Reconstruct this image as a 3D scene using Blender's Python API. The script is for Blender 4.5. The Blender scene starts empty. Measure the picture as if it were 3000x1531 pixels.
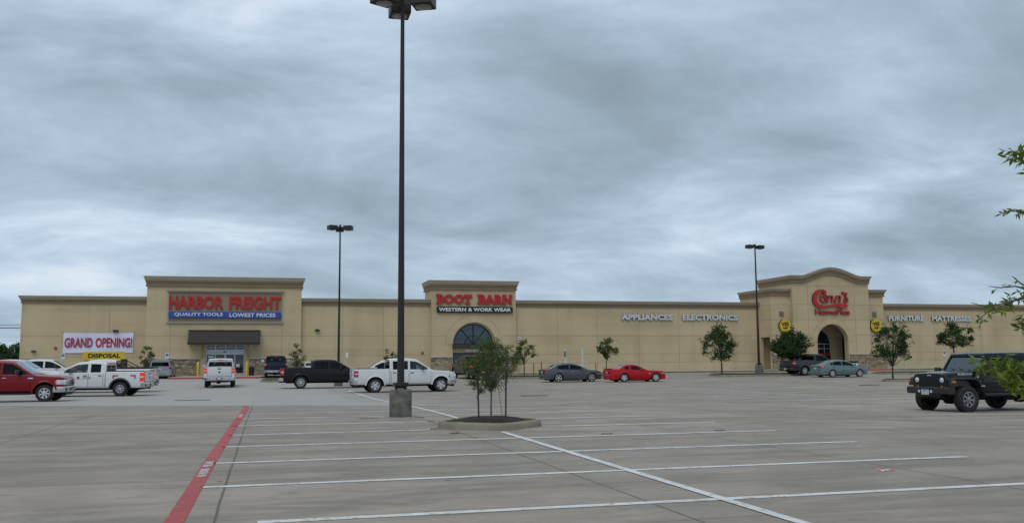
import bpy, bmesh, math, random
from mathutils import Vector, Matrix
R = math.radians
C = bpy.context.scene
COL = C.collection
PI = math.pi

# ------------------------------------------------------------------ camera
CAM_H = 1.77
YAW, PITCH, ROLL = R(14.894), R(6.057), R(0.43)
cam = bpy.data.objects.new('camera', bpy.data.cameras.new('camera'))
COL.objects.link(cam)
cam.data.sensor_width = 36.0
cam.data.lens = 32.4
cam.data.clip_start = 0.1
cam.data.clip_end = 3000
fw0 = Vector((math.sin(YAW), math.cos(YAW), 0))
r0 = Vector((math.cos(YAW), -math.sin(YAW), 0))
fw = fw0 * math.cos(PITCH) + Vector((0, 0, 1)) * math.sin(PITCH)
up0 = r0.cross(fw)
rt = r0 * math.cos(ROLL) - up0 * math.sin(ROLL)
upv = r0 * math.sin(ROLL) + up0 * math.cos(ROLL)
m = Matrix((rt, upv, -fw)).transposed().to_4x4()
m.translation = Vector((0, 0, CAM_H))
cam.matrix_world = m
C.camera = cam

# ------------------------------------------------------------------ world: overcast sky
SUN_EL, SUN_AZ = R(58), R(215)          # azimuth clockwise from +Y
w = bpy.data.worlds.new("World"); C.world = w; w.use_nodes = True
nt = w.node_tree; N = nt.nodes; Lk = nt.links
N.clear()
def nd(t, **k):
    n = N.new(t)
    for a, b in k.items(): setattr(n, a, b)
    return n
def mth(op, a, b=None, c=None, clamp=False):
    n = N.new('ShaderNodeMath'); n.operation = op; n.use_clamp = clamp
    for i, v in enumerate((a, b, c)):
        if v is None: continue
        if isinstance(v, (int, float)): n.inputs[i].default_value = v
        else: Lk.new(v, n.inputs[i])
    return n.outputs[0]
tc = nd('ShaderNodeTexCoord')
sep = nd('ShaderNodeSeparateXYZ'); Lk.new(tc.outputs['Generated'], sep.inputs[0])
dx, dy, dz = sep.outputs
zc = mth('ADD', mth('MAXIMUM', dz, 0.0), 0.27)
# rotate so that u runs along the cloud streets
u = mth('DIVIDE', dx, zc); v = mth('DIVIDE', dy, zc)
cx = nd('ShaderNodeCombineXYZ'); Lk.new(u, cx.inputs[0]); Lk.new(v, cx.inputs[1])
mp = nd('ShaderNodeMapping'); Lk.new(cx.outputs[0], mp.inputs[0])
mp.inputs['Rotation'].default_value = (0, 0, R(14)); mp.inputs['Scale'].default_value = (0.80, 1.15, 1)
mp.inputs['Location'].default_value = (3.1, 1.7, 0)
def noise(vec, sc, det, rough, dist=0.0):
    n = nd('ShaderNodeTexNoise'); Lk.new(vec, n.inputs['Vector'])
    n.inputs['Scale'].default_value = sc; n.inputs['Detail'].default_value = det
    n.inputs['Roughness'].default_value = rough; n.inputs['Distortion'].default_value = dist
    return n.outputs['Fac']
n1 = noise(mp.outputs[0], 1.7, 10, 0.55, 0.5)
n2 = noise(mp.outputs[0], 5.5, 9, 0.62, 0.6)
n3 = noise(mp.outputs[0], 0.6, 3, 0.5, 0.0)
az = mth('ARCTAN2', dx, dy)
hyp = mth('SQRT', mth('ADD', mth('MULTIPLY', dx, dx), mth('MULTIPLY', dy, dy)))
el = mth('ARCTAN2', dz, hyp)
def blob(a0, e0, sa, se, tilt, amp):
    """one broad bright or dark mass of cloud at azimuth a0, elevation e0 (degrees)"""
    da = mth('SUBTRACT', az, R(a0)); de = mth('SUBTRACT', el, R(e0))
    t = R(tilt)
    p = mth('ADD', mth('MULTIPLY', da, math.cos(t)), mth('MULTIPLY', de, math.sin(t)))
    q = mth('SUBTRACT', mth('MULTIPLY', de, math.cos(t)), mth('MULTIPLY', da, math.sin(t)))
    p = mth('DIVIDE', p, R(sa)); q = mth('DIVIDE', q, R(se))
    s = mth('ADD', mth('MULTIPLY', p, p), mth('MULTIPLY', q, q))
    return mth('MULTIPLY', mth('EXPONENT', mth('MULTIPLY', s, -1.0)), amp)
val = mth('ADD', mth('MULTIPLY', n1, 0.92), mth('MULTIPLY', n2, 0.20))
val = mth('ADD', val, mth('MULTIPLY', n3, 0.35))
val = mth('SUBTRACT', val, 0.735)
val = mth('MULTIPLY', val, 1.85)
val = mth('ADD', val, 0.55)
for b in [(36, 9.6, 11, 1.5, 15, 0.36), (27, 6.9, 8, 1.1, 8, 0.18), (26, 13.5, 9, 3.0, 8, -0.22), (22, 18, 8, 3.0, 6, -0.16),
          (3.5, 14.0, 8, 1.8, 5, 0.22), (-7, 10.4, 7, 1.3, 0, -0.26), (-2, 8.2, 10, 1.2, 0, 0.10), (12, 9.5, 7, 1.8, 4, -0.16),
          (2, 24, 8, 3, 0, 0.12), (40, 17, 8, 3, 20, 0.10), (40, 6.3, 9, 1.0, 4, -0.12), (-8, 5.0, 12, 1.6, 0, 0.12),
          (-9, 17, 5, 3, 0, -0.10), (30, 24, 12, 3, 0, -0.06), (15, 2.2, 40, 2.0, 0, 0.12), (-8, 21, 8, 3, 0, 0.10), (33, 12.6, 8, 1.1, 14, -0.14)]:
    val = mth('ADD', val, blob(*b))
rmp = nd('ShaderNodeValToRGB'); Lk.new(val, rmp.inputs[0])
cr = rmp.color_ramp; cr.interpolation = 'B_SPLINE'
for i, (p, c) in enumerate([(0.0, (.245, .315, .370)), (.3, (.315, .405, .480)), (.55, (.395, .510, .630)), (.8, (.550, .680, .83)), (1.0, (.78, .87, .95))]):
    if i < 2: e = cr.elements[i]; e.position = p
    else: e = cr.elements.new(p)
    e.color = (*c, 1)
sky = nd('ShaderNodeTexSky', sky_type='NISHITA'); sky.sun_disc = False
sky.sun_elevation = SUN_EL; sky.sun_rotation = SUN_AZ
bg1 = nd('ShaderNodeBackground'); Lk.new(sky.outputs[0], bg1.inputs[0]); bg1.inputs[1].default_value = 0.05
bg2 = nd('ShaderNodeBackground'); Lk.new(rmp.outputs[0], bg2.inputs[0]); bg2.inputs[1].default_value = 1.0
mx = nd('ShaderNodeMixShader'); mx.inputs[0].default_value = 0.95
Lk.new(bg1.outputs[0], mx.inputs[1]); Lk.new(bg2.outputs[0], mx.inputs[2])
wo = nd('ShaderNodeOutputWorld'); Lk.new(mx.outputs[0], wo.inputs[0])

sl = bpy.data.lights.new('sun', 'SUN'); so = bpy.data.objects.new('sun', sl); COL.objects.link(so)
sl.energy = 1.2; sl.angle = R(40); sl.color = (1, .93, .82)
sd = Vector((math.sin(SUN_AZ) * math.cos(SUN_EL), math.cos(SUN_AZ) * math.cos(SUN_EL), math.sin(SUN_EL)))
so.rotation_euler = sd.to_track_quat('Z', 'Y').to_euler()
C.view_settings.view_transform = 'Standard'; C.view_settings.look = 'None'
C.view_settings.exposure = 0.0; C.view_settings.gamma = 1.0
C.cycles.max_bounces = 8; C.cycles.transparent_max_bounces = 12

# ------------------------------------------------------------------ helpers
def ss(a, b, t):
    t = min(1, max(0, (t - a) / (b - a))); return t * t * (3 - 2 * t)
def gz(X, Y):
    """height of the lot: crowned near the viewer, a drain valley in the lane, rising to the shops"""
    near = .27 * (1 - ss(24, 46, Y)) * (1 - ss(9, 24, X)) * (1 - ss(8, 24, -X))
    dip = -.06 * math.exp(-((Y - 54) / 8) ** 2) * (1 - ss(14, 24, X))
    return near + dip + .27 * ss(64, 88, Y)
def lin(c):
    return tuple(((x / 255) / 12.92 if x / 255 <= .04045 else ((x / 255 + .055) / 1.055) ** 2.4) for x in c)
def mat(name, col, rough=.6, metal=0., col2=None, scale=3., mix=.5, bump=0., coat=0., emit=None, spec=.5, detail=5):
    m = bpy.data.materials.new(name); m.use_nodes = True
    n = m.node_tree.nodes; l = m.node_tree.links; b = n['Principled BSDF']
    b.inputs['Roughness'].default_value = rough; b.inputs['Metallic'].default_value = metal
    b.inputs['Specular IOR Level'].default_value = spec
    b.inputs['Coat Weight'].default_value = coat; b.inputs['Coat Roughness'].default_value = .04
    t = n.new('ShaderNodeTexCoord')
    no = n.new('ShaderNodeTexNoise'); no.inputs['Scale'].default_value = scale; no.inputs['Detail'].default_value = detail
    l.new(t.outputs['Object'], no.inputs['Vector'])
    r = n.new('ShaderNodeValToRGB'); r.color_ramp.elements[0].position = .5 - mix / 2 if mix else .4
    r.color_ramp.elements[1].position = .5 + mix / 2 if mix else .6
    c2 = col2 or tuple(x * .88 for x in col)
    r.color_ramp.elements[0].color = (*c2, 1); r.color_ramp.elements[1].color = (*col, 1)
    l.new(no.outputs['Fac'], r.inputs[0]); l.new(r.outputs[0], b.inputs['Base Color'])
    if bump:
        bp = n.new('ShaderNodeBump'); bp.inputs['Strength'].default_value = bump; bp.inputs['Distance'].default_value = .02
        l.new(no.outputs['Fac'], bp.inputs['Height']); l.new(bp.outputs[0], b.inputs['Normal'])
    if emit:
        b.inputs['Emission Color'].default_value = (*emit[0], 1); b.inputs['Emission Strength'].default_value = emit[1]
    return m
def glassmat(name, tint, gloss=.12, rough=.02):
    m = bpy.data.materials.new(name); m.use_nodes = True
    n = m.node_tree.nodes; l = m.node_tree.links; n.clear()
    o = n.new('ShaderNodeOutputMaterial'); mx = n.new('ShaderNodeMixShader')
    t = n.new('ShaderNodeBsdfTransparent'); t.inputs[0].default_value = (*tint, 1)
    g = n.new('ShaderNodeBsdfGlossy'); g.inputs['Roughness'].default_value = rough; g.inputs[0].default_value = (.9, .95, 1, 1)
    lw = n.new('ShaderNodeLayerWeight'); lw.inputs[0].default_value = .5
    fr = n.new('ShaderNodeMath'); fr.operation = 'POWER'; fr.inputs[1].default_value = 4.; l.new(lw.outputs['Facing'], fr.inputs[0])
    a = n.new('ShaderNodeMath'); a.operation = 'ADD'; a.inputs[1].default_value = gloss; a.use_clamp = True
    l.new(fr.outputs[0], a.inputs[0]); l.new(a.outputs[0], mx.inputs[0]); l.new(t.outputs[0], mx.inputs[1]); l.new(g.outputs[0], mx.inputs[2])
    l.new(mx.outputs[0], o.inputs[0]); return m

def link(name, bm, mats, parent=None, smooth=None, loc=None):
    me = bpy.data.meshes.new(name)
    if isinstance(bm, bmesh.types.BMesh):
        bmesh.ops.recalc_face_normals(bm, faces=bm.faces[:]) if not getattr(bm, '_keep', False) else None
        bm.to_mesh(me); bm.free()
    if not isinstance(mats, (list, tuple)): mats = [mats]
    for mm in mats: me.materials.append(mm)
    if smooth is not None:
        for p in me.polygons: p.use_smooth = True
        try: me.set_sharp_from_angle(angle=R(smooth))
        except Exception: pass
    o = bpy.data.objects.new(name, me); COL.objects.link(o)
    if parent: o.parent = parent
    if loc: o.location = loc
    return o
def tag(o, label=None, cat=None, group=None, kind=None):
    if label: o['label'] = label
    if cat: o['category'] = cat
    if group: o['group'] = group
    if kind: o['kind'] = kind
    return o
def thing(name, label, cat, loc=(0, 0, 0), rz=0, group=None):
    o = bpy.data.objects.new(name, None); COL.objects.link(o); o.empty_display_size = .3
    o.location = loc; o.rotation_euler = (0, 0, rz)
    return tag(o, label, cat, group)
def part(name, parent):
    o = bpy.data.objects.new(name, None); COL.objects.link(o); o.parent = parent; return o
def struct(name, bm, m, smooth=None):
    return tag(link(name, bm, m, smooth=smooth), kind='structure')
def copy_tree(o, parent=None):
    c = o.copy(); COL.objects.link(c)
    if parent: c.parent = parent
    for ch in [x for x in bpy.data.objects if x.parent == o]: copy_tree(ch, c)
    return c

def NB(): return bmesh.new()
def quad(bm, pts, mi=0):
    f = bm.faces.new([bm.verts.new(p) for p in pts]); f.material_index = mi; return f
def box(bm, x0, x1, y0, y1, z0, z1, mi=0, bev=0., seg=1, M=None):
    vs = [bm.verts.new((x, y, z)) for x in (x0, x1) for y in (y0, y1) for z in (z0, z1)]
    fs = [bm.faces.new([vs[i] for i in q]) for q in ((0, 1, 3, 2), (4, 6, 7, 5), (0, 4, 5, 1), (2, 3, 7, 6), (0, 2, 6, 4), (1, 5, 7, 3))]
    for f in fs: f.material_index = mi
    if bev:
        es = list({e for f in fs for e in f.edges})
        r = bmesh.ops.bevel(bm, geom=es, offset=bev, segments=seg, affect='EDGES', profile=.5)
        for f in r['faces']: f.material_index = mi
        vs = list({v for f in r['faces'] for v in f.verts} | {v for v in vs if v.is_valid})
    if M is not None: bmesh.ops.transform(bm, matrix=M, verts=[v for v in vs if v.is_valid])
    return vs
def tube(bm, pts, rad, n=8, mi=0, cap=True):
    """round tube along pts; rad one number or one per point"""
    rings = []
    for i, p in enumerate(pts):
        p = Vector(p)
        a = Vector(pts[max(0, i - 1)]); b = Vector(pts[min(len(pts) - 1, i + 1)])
        d = (b - a).normalized()
        s = Vector((1, 0, 0)) if abs(d.x) < .9 else Vector((0, 1, 0))
        e1 = d.cross(s).normalized(); e2 = d.cross(e1)
        r = rad[i] if isinstance(rad, (list, tuple)) else rad
        rings.append([bm.verts.new(p + e1 * r * math.cos(2 * PI * k / n) + e2 * r * math.sin(2 * PI * k / n)) for k in range(n)])
    for a, b in zip(rings, rings[1:]):
        for k in range(n):
            bm.faces.new((a[k], a[(k + 1) % n], b[(k + 1) % n], b[k])).material_index = mi
    if cap:
        bm.faces.new(rings[0]).material_index = mi; bm.faces.new(rings[-1][::-1]).material_index = mi
def prism(bm, poly, f, mi=0):
    """extrude a 2D polygon: f(p, side) gives the 3D point of p on side 0 or 1"""
    a = [bm.verts.new(f(p, 0)) for p in poly]; b = [bm.verts.new(f(p, 1)) for p in poly]
    bm.faces.new(a).material_index = mi; bm.faces.new(b[::-1]).material_index = mi
    n = len(poly)
    for i in range(n): bm.faces.new((a[i], a[(i + 1) % n], b[(i + 1) % n], b[i])).material_index = mi
def text_bm(body, w, h, depth, bold=.0, space=1.0, shear=0.):
    """lettering fitted to w x h in the XZ plane, facing -Y, lower left corner at the origin, front at y=-depth"""
    cu = bpy.data.curves.new('t', 'FONT'); cu.body = body; cu.size = 1; cu.offset = bold; cu.space_character = space
    cu.extrude = .5; cu.resolution_u = 3; cu.shear = shear
    o = bpy.data.objects.new('t', cu); COL.objects.link(o)
    bpy.context.view_layer.update()
    me = bpy.data.meshes.new_from_object(o.evaluated_get(bpy.context.evaluated_depsgraph_get()))
    bm = NB(); bm.from_mesh(me)
    bpy.data.objects.remove(o); bpy.data.curves.remove(cu); bpy.data.meshes.remove(me)
    xs = [v.co.x for v in bm.verts]; ys = [v.co.y for v in bm.verts]
    x0, x1, y0, y1 = min(xs), max(xs), min(ys), max(ys)
    for v in bm.verts:
        v.co = Vector(((v.co.x - x0) / (x1 - x0) * w, -(v.co.z + .5) * depth, (v.co.y - y0) / (y1 - y0) * h))
    return bm

# ------------------------------------------------------------------ materials
def wear(mt, sc, lo, hi, c2):
    return mt
def concrete_lot():
    m = bpy.data.materials.new('lot_concrete'); m.use_nodes = True
    n = m.node_tree.nodes; l = m.node_tree.links; b = n['Principled BSDF']
    b.inputs['Roughness'].default_value = .75; b.inputs['Specular IOR Level'].default_value = .35
    geo = n.new('ShaderNodeTexCoord'); P = geo.outputs['Object']
    sp = n.new('ShaderNodeSeparateXYZ'); l.new(P, sp.inputs[0])
    def M(op, a, b_=None, c=None, clamp=False):
        k = n.new('ShaderNodeMath'); k.operation = op; k.use_clamp = clamp
        for i, v in enumerate((a, b_, c)):
            if v is None: continue
            if isinstance(v, (int, float)): k.inputs[i].default_value = v
            else: l.new(v, k.inputs[i])
        return k.outputs[0]
    def NZ(sc, det=5, ro=.55, vec=None, dist=0.):
        k = n.new('ShaderNodeTexNoise'); k.inputs['Scale'].default_value = sc; k.inputs['Detail'].default_value = det
        k.inputs['Roughness'].default_value = ro; k.inputs['Distortion'].default_value = dist
        l.new(vec or P, k.inputs['Vector']); return k.outputs['Fac']
    def MIX(f, a, b_):
        k = n.new('ShaderNodeMix'); k.data_type = 'RGBA'; k.blend_type = 'MIX'
        if isinstance(f, (int, float)): k.inputs[0].default_value = f
        else: l.new(f, k.inputs[0])
        for i, v in ((6, a), (7, b_)):
            if isinstance(v, tuple): k.inputs[i].default_value = (*v, 1)
            else: l.new(v, k.inputs[i])
        return k.outputs[2]
    def RAMP(f, a, b_):
        return M('DIVIDE', M('SUBTRACT', f, a), b_ - a, clamp=True)
    stretch = n.new('ShaderNodeMapping'); l.new(P, stretch.inputs[0]); stretch.inputs['Scale'].default_value = (.35, 1.6, 1)
    base = MIX(RAMP(NZ(.16, 4), .35, .65), (.308, .266, .208), (.424, .372, .296))
    base = MIX(RAMP(NZ(1.1, 6, .6), .42, .72), base, (.480, .425, .346))
    base = MIX(M('MULTIPLY', RAMP(NZ(.8, 6, .65, stretch.outputs[0], .5), .46, .62), .75), base, (.215, .193, .155))
    base = MIX(M('MULTIPLY', RAMP(NZ(2.2, 5, .6), .52, .68), .6), base, (.215, .20, .168))
    base = MIX(M('MULTIPLY', RAMP(NZ(5.5, 8, .7), .52, .72), .35), base, (.47, .44, .39))
    vo2 = n.new('ShaderNodeTexVoronoi'); vo2.inputs['Scale'].default_value = .38; l.new(P, vo2.inputs['Vector'])
    oil = M('MULTIPLY', RAMP(M('ADD', vo2.outputs['Distance'], M('MULTIPLY', NZ(4, 4), .09)), .20, .08), .45)
    base = MIX(oil, base, (.13, .12, .10))
    tyre = n.new('ShaderNodeMapping'); l.new(P, tyre.inputs[0]); tyre.inputs['Scale'].default_value = (.12, 3.2, 1); tyre.inputs['Rotation'].default_value = (0, 0, .12)
    base = MIX(M('MULTIPLY', RAMP(NZ(1.0, 3, .5, tyre.outputs[0], .8), .58, .70), .30), base, (.17, .155, .13))
    # hairline cracks
    vc = n.new('ShaderNodeTexVoronoi'); vc.feature = 'DISTANCE_TO_EDGE'; vc.inputs['Scale'].default_value = .16
    wv = n.new('ShaderNodeVectorMath'); wv.operation = 'ADD'; wn_ = n.new('ShaderNodeTexNoise'); wn_.inputs['Scale'].default_value = 1.3; wn_.inputs['Detail'].default_value = 5; l.new(P, wn_.inputs['Vector'])
    l.new(P, wv.inputs[0]); l.new(wn_.outputs['Color'], wv.inputs[1]); l.new(wv.outputs[0], vc.inputs['Vector'])
    base = MIX(M('MULTIPLY', M('MULTIPLY', RAMP(vc.outputs['Distance'], .0035, .001), RAMP(NZ(.2, 2), .52, .6)), .6), base, (.10, .09, .075))
    # each slab poured a little different in tone
    gx = M('FLOOR', M('DIVIDE', M('ADD', sp.outputs[0], .45 + 44), 4.37)); gy = M('FLOOR', M('DIVIDE', M('SUBTRACT', sp.outputs[1], 8.1 - 45.5), 4.55))
    cb = n.new('ShaderNodeCombineXYZ'); l.new(gx, cb.inputs[0]); l.new(gy, cb.inputs[1])
    wn = n.new('ShaderNodeTexWhiteNoise'); wn.noise_dimensions = '2D'; l.new(cb.outputs[0], wn.inputs[0])
    base = MIX(M('MULTIPLY', wn.outputs[0], .38), base, (.225, .212, .185))
    # the paler newer lane slabs left of the stalls
    side = M('SUBTRACT', M('ADD', M('MULTIPLY', sp.outputs[0], .627), sp.outputs[1]), 36.5)
    lane = M('MULTIPLY', RAMP(side, 0, .05), RAMP(M('ADD', sp.outputs[0], M('MULTIPLY', NZ(.25), 3.)), 8.5, 4.5))
    # speckle of oil drops and gum
    vo = n.new('ShaderNodeTexVoronoi'); vo.inputs['Scale'].default_value = .8; l.new(P, vo.inputs['Vector'])
    spot = M('MULTIPLY', M('LESS_THAN', vo.outputs['Distance'], .035), M('GREATER_THAN', NZ(.5, 3), .5))
    base = MIX(M('MULTIPLY', spot, .75), base, (.09, .085, .08))
    fine = NZ(28, 3, .7)
    base = MIX(M('MULTIPLY', RAMP(fine, .5, .85), .22), base, (.22, .21, .20))
    # saw-cut and expansion joints
    wob = M('MULTIPLY', M('SUBTRACT', NZ(.9, 4), .5), .05)
    def joint(co, off, per, half):
        t = M('PINGPONG', M('ADD', M('ADD', co, wob), off), per / 2)
        return RAMP(t, half * 1.8, half * .6)
    jx = joint(sp.outputs[0], .45 + 43.7, 4.37, .012); jy = joint(sp.outputs[1], -8.1 + 45.5, 4.55, .013)
    j = M('MAXIMUM', M('MULTIPLY', jx, .8), M('MULTIPLY', jy, M('MULTIPLY', RAMP(NZ(.3, 2), .3, .6), .5)))
    base = MIX(j, base, (.075, .07, .06))
    # grime that creeps out from the joints
    halo = M('MULTIPLY', M('MULTIPLY', joint(sp.outputs[0], .45 + 43.7, 4.37, .16), RAMP(NZ(.7, 4), .5, .7)), .3)
    base = MIX(halo, base, (.2, .19, .17))
    mu = n.new('ShaderNodeMix'); mu.data_type = 'RGBA'; mu.blend_type = 'MULTIPLY'; mu.inputs[0].default_value = 1
    l.new(base, mu.inputs[6]); mu.inputs[7].default_value = (.925, .885, .900, 1)
    base = MIX(M('MULTIPLY', lane, .68), mu.outputs[2], (.425, .415, .400))
    l.new(base, b.inputs['Base Color'])
    bp = n.new('ShaderNodeBump'); bp.inputs['Strength'].default_value = .25; bp.inputs['Distance'].default_value = .006
    l.new(fine, bp.inputs['Height']); l.new(bp.outputs[0], b.inputs['Normal'])
    return m
MC = concrete_lot()
def worn(name, c, c2, under, sc=7., lo=.37, hi=.43):
    m = mat(name, c, .65, col2=c2, scale=2.5, mix=.4, detail=8); n = m.node_tree.nodes; l = m.node_tree.links
    b = n['Principled BSDF']; src = b.inputs['Base Color'].links[0].from_socket
    t = n.new('ShaderNodeTexCoord'); k = n.new('ShaderNodeTexNoise'); k.inputs['Scale'].default_value = sc; k.inputs['Detail'].default_value = 10; k.inputs['Roughness'].default_value = .65
    l.new(t.outputs['Object'], k.inputs['Vector']); r = n.new('ShaderNodeMapRange'); r.inputs[1].default_value = lo; r.inputs[2].default_value = hi; l.new(k.outputs['Fac'], r.inputs[0])
    mx = n.new('ShaderNodeMix'); mx.data_type = 'RGBA'; l.new(r.outputs[0], mx.inputs[0]); mx.inputs[6].default_value = (*under, 1); l.new(src, mx.inputs[7]); l.new(mx.outputs[2], b.inputs['Base Color'])
    return m
M_PAINT = worn('white_stripe_paint', (.74, .75, .75), (.58, .59, .58), (.38, .35, .31), 9., .37, .46)
M_RED = worn('faded_red_kerb_paint', (.47, .060, .062), (.34, .062, .06), (.33, .24, .20), 7., .34, .42)
M_CURB = mat('kerb_concrete', (.28, .25, .19), .85, col2=(.15, .13, .095), scale=1.6, mix=.5, bump=.3, detail=8)
M_WALK = mat('sidewalk_concrete', (.42, .41, .38), .8, col2=(.33, .32, .30), scale=.8, mix=.6, detail=7)
M_POLECON = mat('weathered_base_concrete', (.19, .18, .16), .9, col2=(.05, .05, .045), scale=4.5, mix=.5, bump=.5, detail=9)
M_GRASS = mat('grass_blades', (.075, .12, .03), .8, col2=(.10, .10, .035), scale=3, mix=.5, detail=7)
M_SOIL = mat('mulch', (.035, .026, .018), .95, col2=(.012, .010, .008), scale=14, mix=.4, bump=.8, detail=8)
def eifs(name, c):
    m = bpy.data.materials.new(name); m.use_nodes = True
    n = m.node_tree.nodes; l = m.node_tree.links; b = n['Principled BSDF']
    b.inputs['Roughness'].default_value = .85; b.inputs['Specular IOR Level'].default_value = .25
    t = n.new('ShaderNodeTexCoord')
    def NZ(sc, scale3):
        mp = n.new('ShaderNodeMapping'); mp.inputs['Scale'].default_value = scale3; l.new(t.outputs['Object'], mp.inputs[0])
        k = n.new('ShaderNodeTexNoise'); k.inputs['Scale'].default_value = sc; k.inputs['Detail'].default_value = 6; l.new(mp.outputs[0], k.inputs['Vector']); return k.outputs['Fac']
    def MX(f, a, b_, lo, hi, am):
        r = n.new('ShaderNodeMapRange'); r.inputs[1].default_value = lo; r.inputs[2].default_value = hi; r.inputs[4].default_value = am; l.new(f, r.inputs[0])
        k = n.new('ShaderNodeMix'); k.data_type = 'RGBA'; l.new(r.outputs[0], k.inputs[0])
        for i, v in ((6, a), (7, b_)):
            if isinstance(v, tuple): k.inputs[i].default_value = (*v, 1)
            else: l.new(v, k.inputs[i])
        return k.outputs[2]
    base = MX(NZ(.25, (1, 1, 1)), c, tuple(x * .86 for x in c), .4, .65, 1)
    base = MX(NZ(.5, (1.3, 1.3, .12)), base, tuple(x * .70 for x in c), .48, .72, .6)      # rain streaks
    base = MX(NZ(.35, (.05, .05, 2.4)), base, tuple(x * 1.06 for x in c), .45, .65, .5)    # faint course bands
    l.new(base, b.inputs['Base Color'])
    k = n.new('ShaderNodeTexNoise'); k.inputs['Scale'].default_value = 30; l.new(t.outputs['Object'], k.inputs['Vector'])
    bp = n.new('ShaderNodeBump'); bp.inputs['Strength'].default_value = .2; bp.inputs['Distance'].default_value = .01
    l.new(k.outputs['Fac'], bp.inputs['Height']); l.new(bp.outputs[0], b.inputs['Normal'])
    return m
M_WALL = eifs('tan_stucco', (.552, .448, .284))
M_JOINT = mat('panel_joint', (.30, .245, .145), .9)
M_CAP = mat('cornice_cap', (.42, .36, .265), .75, scale=.8)
M_FRIEZE = mat('cornice_brown', (.235, .170, .105), .8, scale=.7)
M_PANEL = mat('sign_recess_brown', (.29, .232, .165), .85, scale=.6)
M_TRIM = mat('stone_ledge', (.50, .455, .36), .8, scale=2)
def stone():
    m = bpy.data.materials.new('ledge_stone'); m.use_nodes = True
    n = m.node_tree.nodes; l = m.node_tree.links; b = n['Principled BSDF']; b.inputs['Roughness'].default_value = .9
    t = n.new('ShaderNodeTexCoord'); mp = n.new('ShaderNodeMapping'); l.new(t.outputs['Object'], mp.inputs[0]); mp.inputs['Scale'].default_value = (1, 1, 1.9)
    v = n.new('ShaderNodeTexVoronoi'); v.inputs['Scale'].default_value = 2.6; l.new(mp.outputs[0], v.inputs['Vector'])
    s = n.new('ShaderNodeSeparateColor'); l.new(v.outputs['Color'], s.inputs[0])
    r = n.new('ShaderNodeValToRGB'); l.new(s.outputs[0], r.inputs[0]); e = r.color_ramp.elements
    e[0].color = (.16, .105, .06, 1); e[1].color = (.44, .37, .25, 1)
    for p, c in ((.25, (.30, .20, .11)), (.5, (.36, .28, .17)), (.75, (.26, .24, .19))):
        k = e.new(p); k.color = (*c, 1)
    v2 = n.new('ShaderNodeTexVoronoi'); v2.feature = 'DISTANCE_TO_EDGE'; v2.inputs['Scale'].default_value = 2.6; l.new(mp.outputs[0], v2.inputs['Vector'])
    lt = n.new('ShaderNodeMapRange'); lt.inputs[1].default_value = .03; lt.inputs[2].default_value = .08; l.new(v2.outputs['Distance'], lt.inputs[0])
    mx = n.new('ShaderNodeMix'); mx.data_type = 'RGBA'; l.new(lt.outputs[0], mx.inputs[0]); mx.inputs[6].default_value = (.20, .17, .13, 1); l.new(r.outputs[0], mx.inputs[7])
    l.new(mx.outputs[2], b.inputs['Base Color'])
    bp = n.new('ShaderNodeBump'); bp.inputs['Strength'].default_value = .8; bp.inputs['Distance'].default_value = .04
    l.new(lt.outputs[0], bp.inputs['Height']); l.new(bp.outputs[0], b.inputs['Normal']); return m
M_STONE = stone()
M_BRONZE = mat('dark_bronze_metal', (.030, .026, .024), .45, .3, scale=3)
M_AWN = mat('dark_standing_seam', (.020, .017, .018), .6, .0, scale=2)
M_ALU = mat('clear_aluminium', (.55, .57, .60), .4, .5, scale=3)
M_DGLASS = mat('dark_store_glass', (.02, .025, .03), .05, 0, spec=.8, scale=2)
M_DARK = mat('dark_interior', (.018, .016, .015), .9)
M_RLET = mat('red_channel_letter', (.48, .016, .020), .35, scale=6)
M_RLETS = mat('letter_return_dark', (.05, .02, .02), .5)
M_BLUE = mat('blue_sign_face', (.02, .075, .40), .4, scale=2)
M_WHITE = mat('white_sign_face', (.78, .80, .84), .45, scale=2)
M_BLACK = mat('black_sign_face', (.012, .012, .014), .35, scale=2)
M_YELLOW = mat('yellow_paint', (.70, .50, .02), .45, col2=(.55, .38, .02), scale=3)
M_WLET = mat('white_channel_letter', (.62, .66, .70), .4, scale=4)
M_GREYSIDE = mat('letter_side_grey', (.10, .11, .13), .5)
M_TIRE = mat('tyre_rubber', (.018, .018, .018), .85, scale=12)
M_RIM = mat('alloy_rim', (.62, .63, .64), .3, .7, scale=6)
M_RIMG = mat('grey_rim', (.30, .31, .33), .35, .7, scale=6)
M_CHROME = mat('chrome', (.72, .74, .76), .12, 1., scale=5)
M_TRIMB = mat('black_plastic', (.022, .022, .024), .6, scale=6)
M_UNDER = mat('underbody', (.010, .010, .010), .9)
M_SEAT = mat('seat_cloth', (.10, .095, .09), .9, scale=8)
M_INT = mat('car_interior', (.045, .043, .042), .9)
M_HEADG = mat('smoked_headlamp', (.30, .31, .33), .1, .3, scale=20)
M_HEAD = mat('headlamp_lens', (.70, .74, .78), .08, .3, scale=20)
M_TAIL = mat('tail_lamp_red', (.42, .012, .012), .15, scale=12, coat=.5)
M_TAILON = mat('tail_lamp_lit', (.5, .02, .01), .2, emit=((1, .04, .02), .35))
M_AMBER = mat('amber_lens', (.6, .18, .02), .2)
M_PLATE = mat('licence_plate', (.60, .62, .62), .4, scale=30, col2=(.35, .38, .42))
M_WS = glassmat('windshield_glass', (.36, .41, .40), .16)
M_TINT = glassmat('tinted_glass', (.08, .095, .10), .02)
M_CLEAR = glassmat('car_glass', (.42, .47, .46), .05)
M_BELL = mat('alarm_bell_red', (.30, .07, .05), .5)
M_SEAM = mat('panel_gap', (.012, .012, .012), .9)

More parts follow.
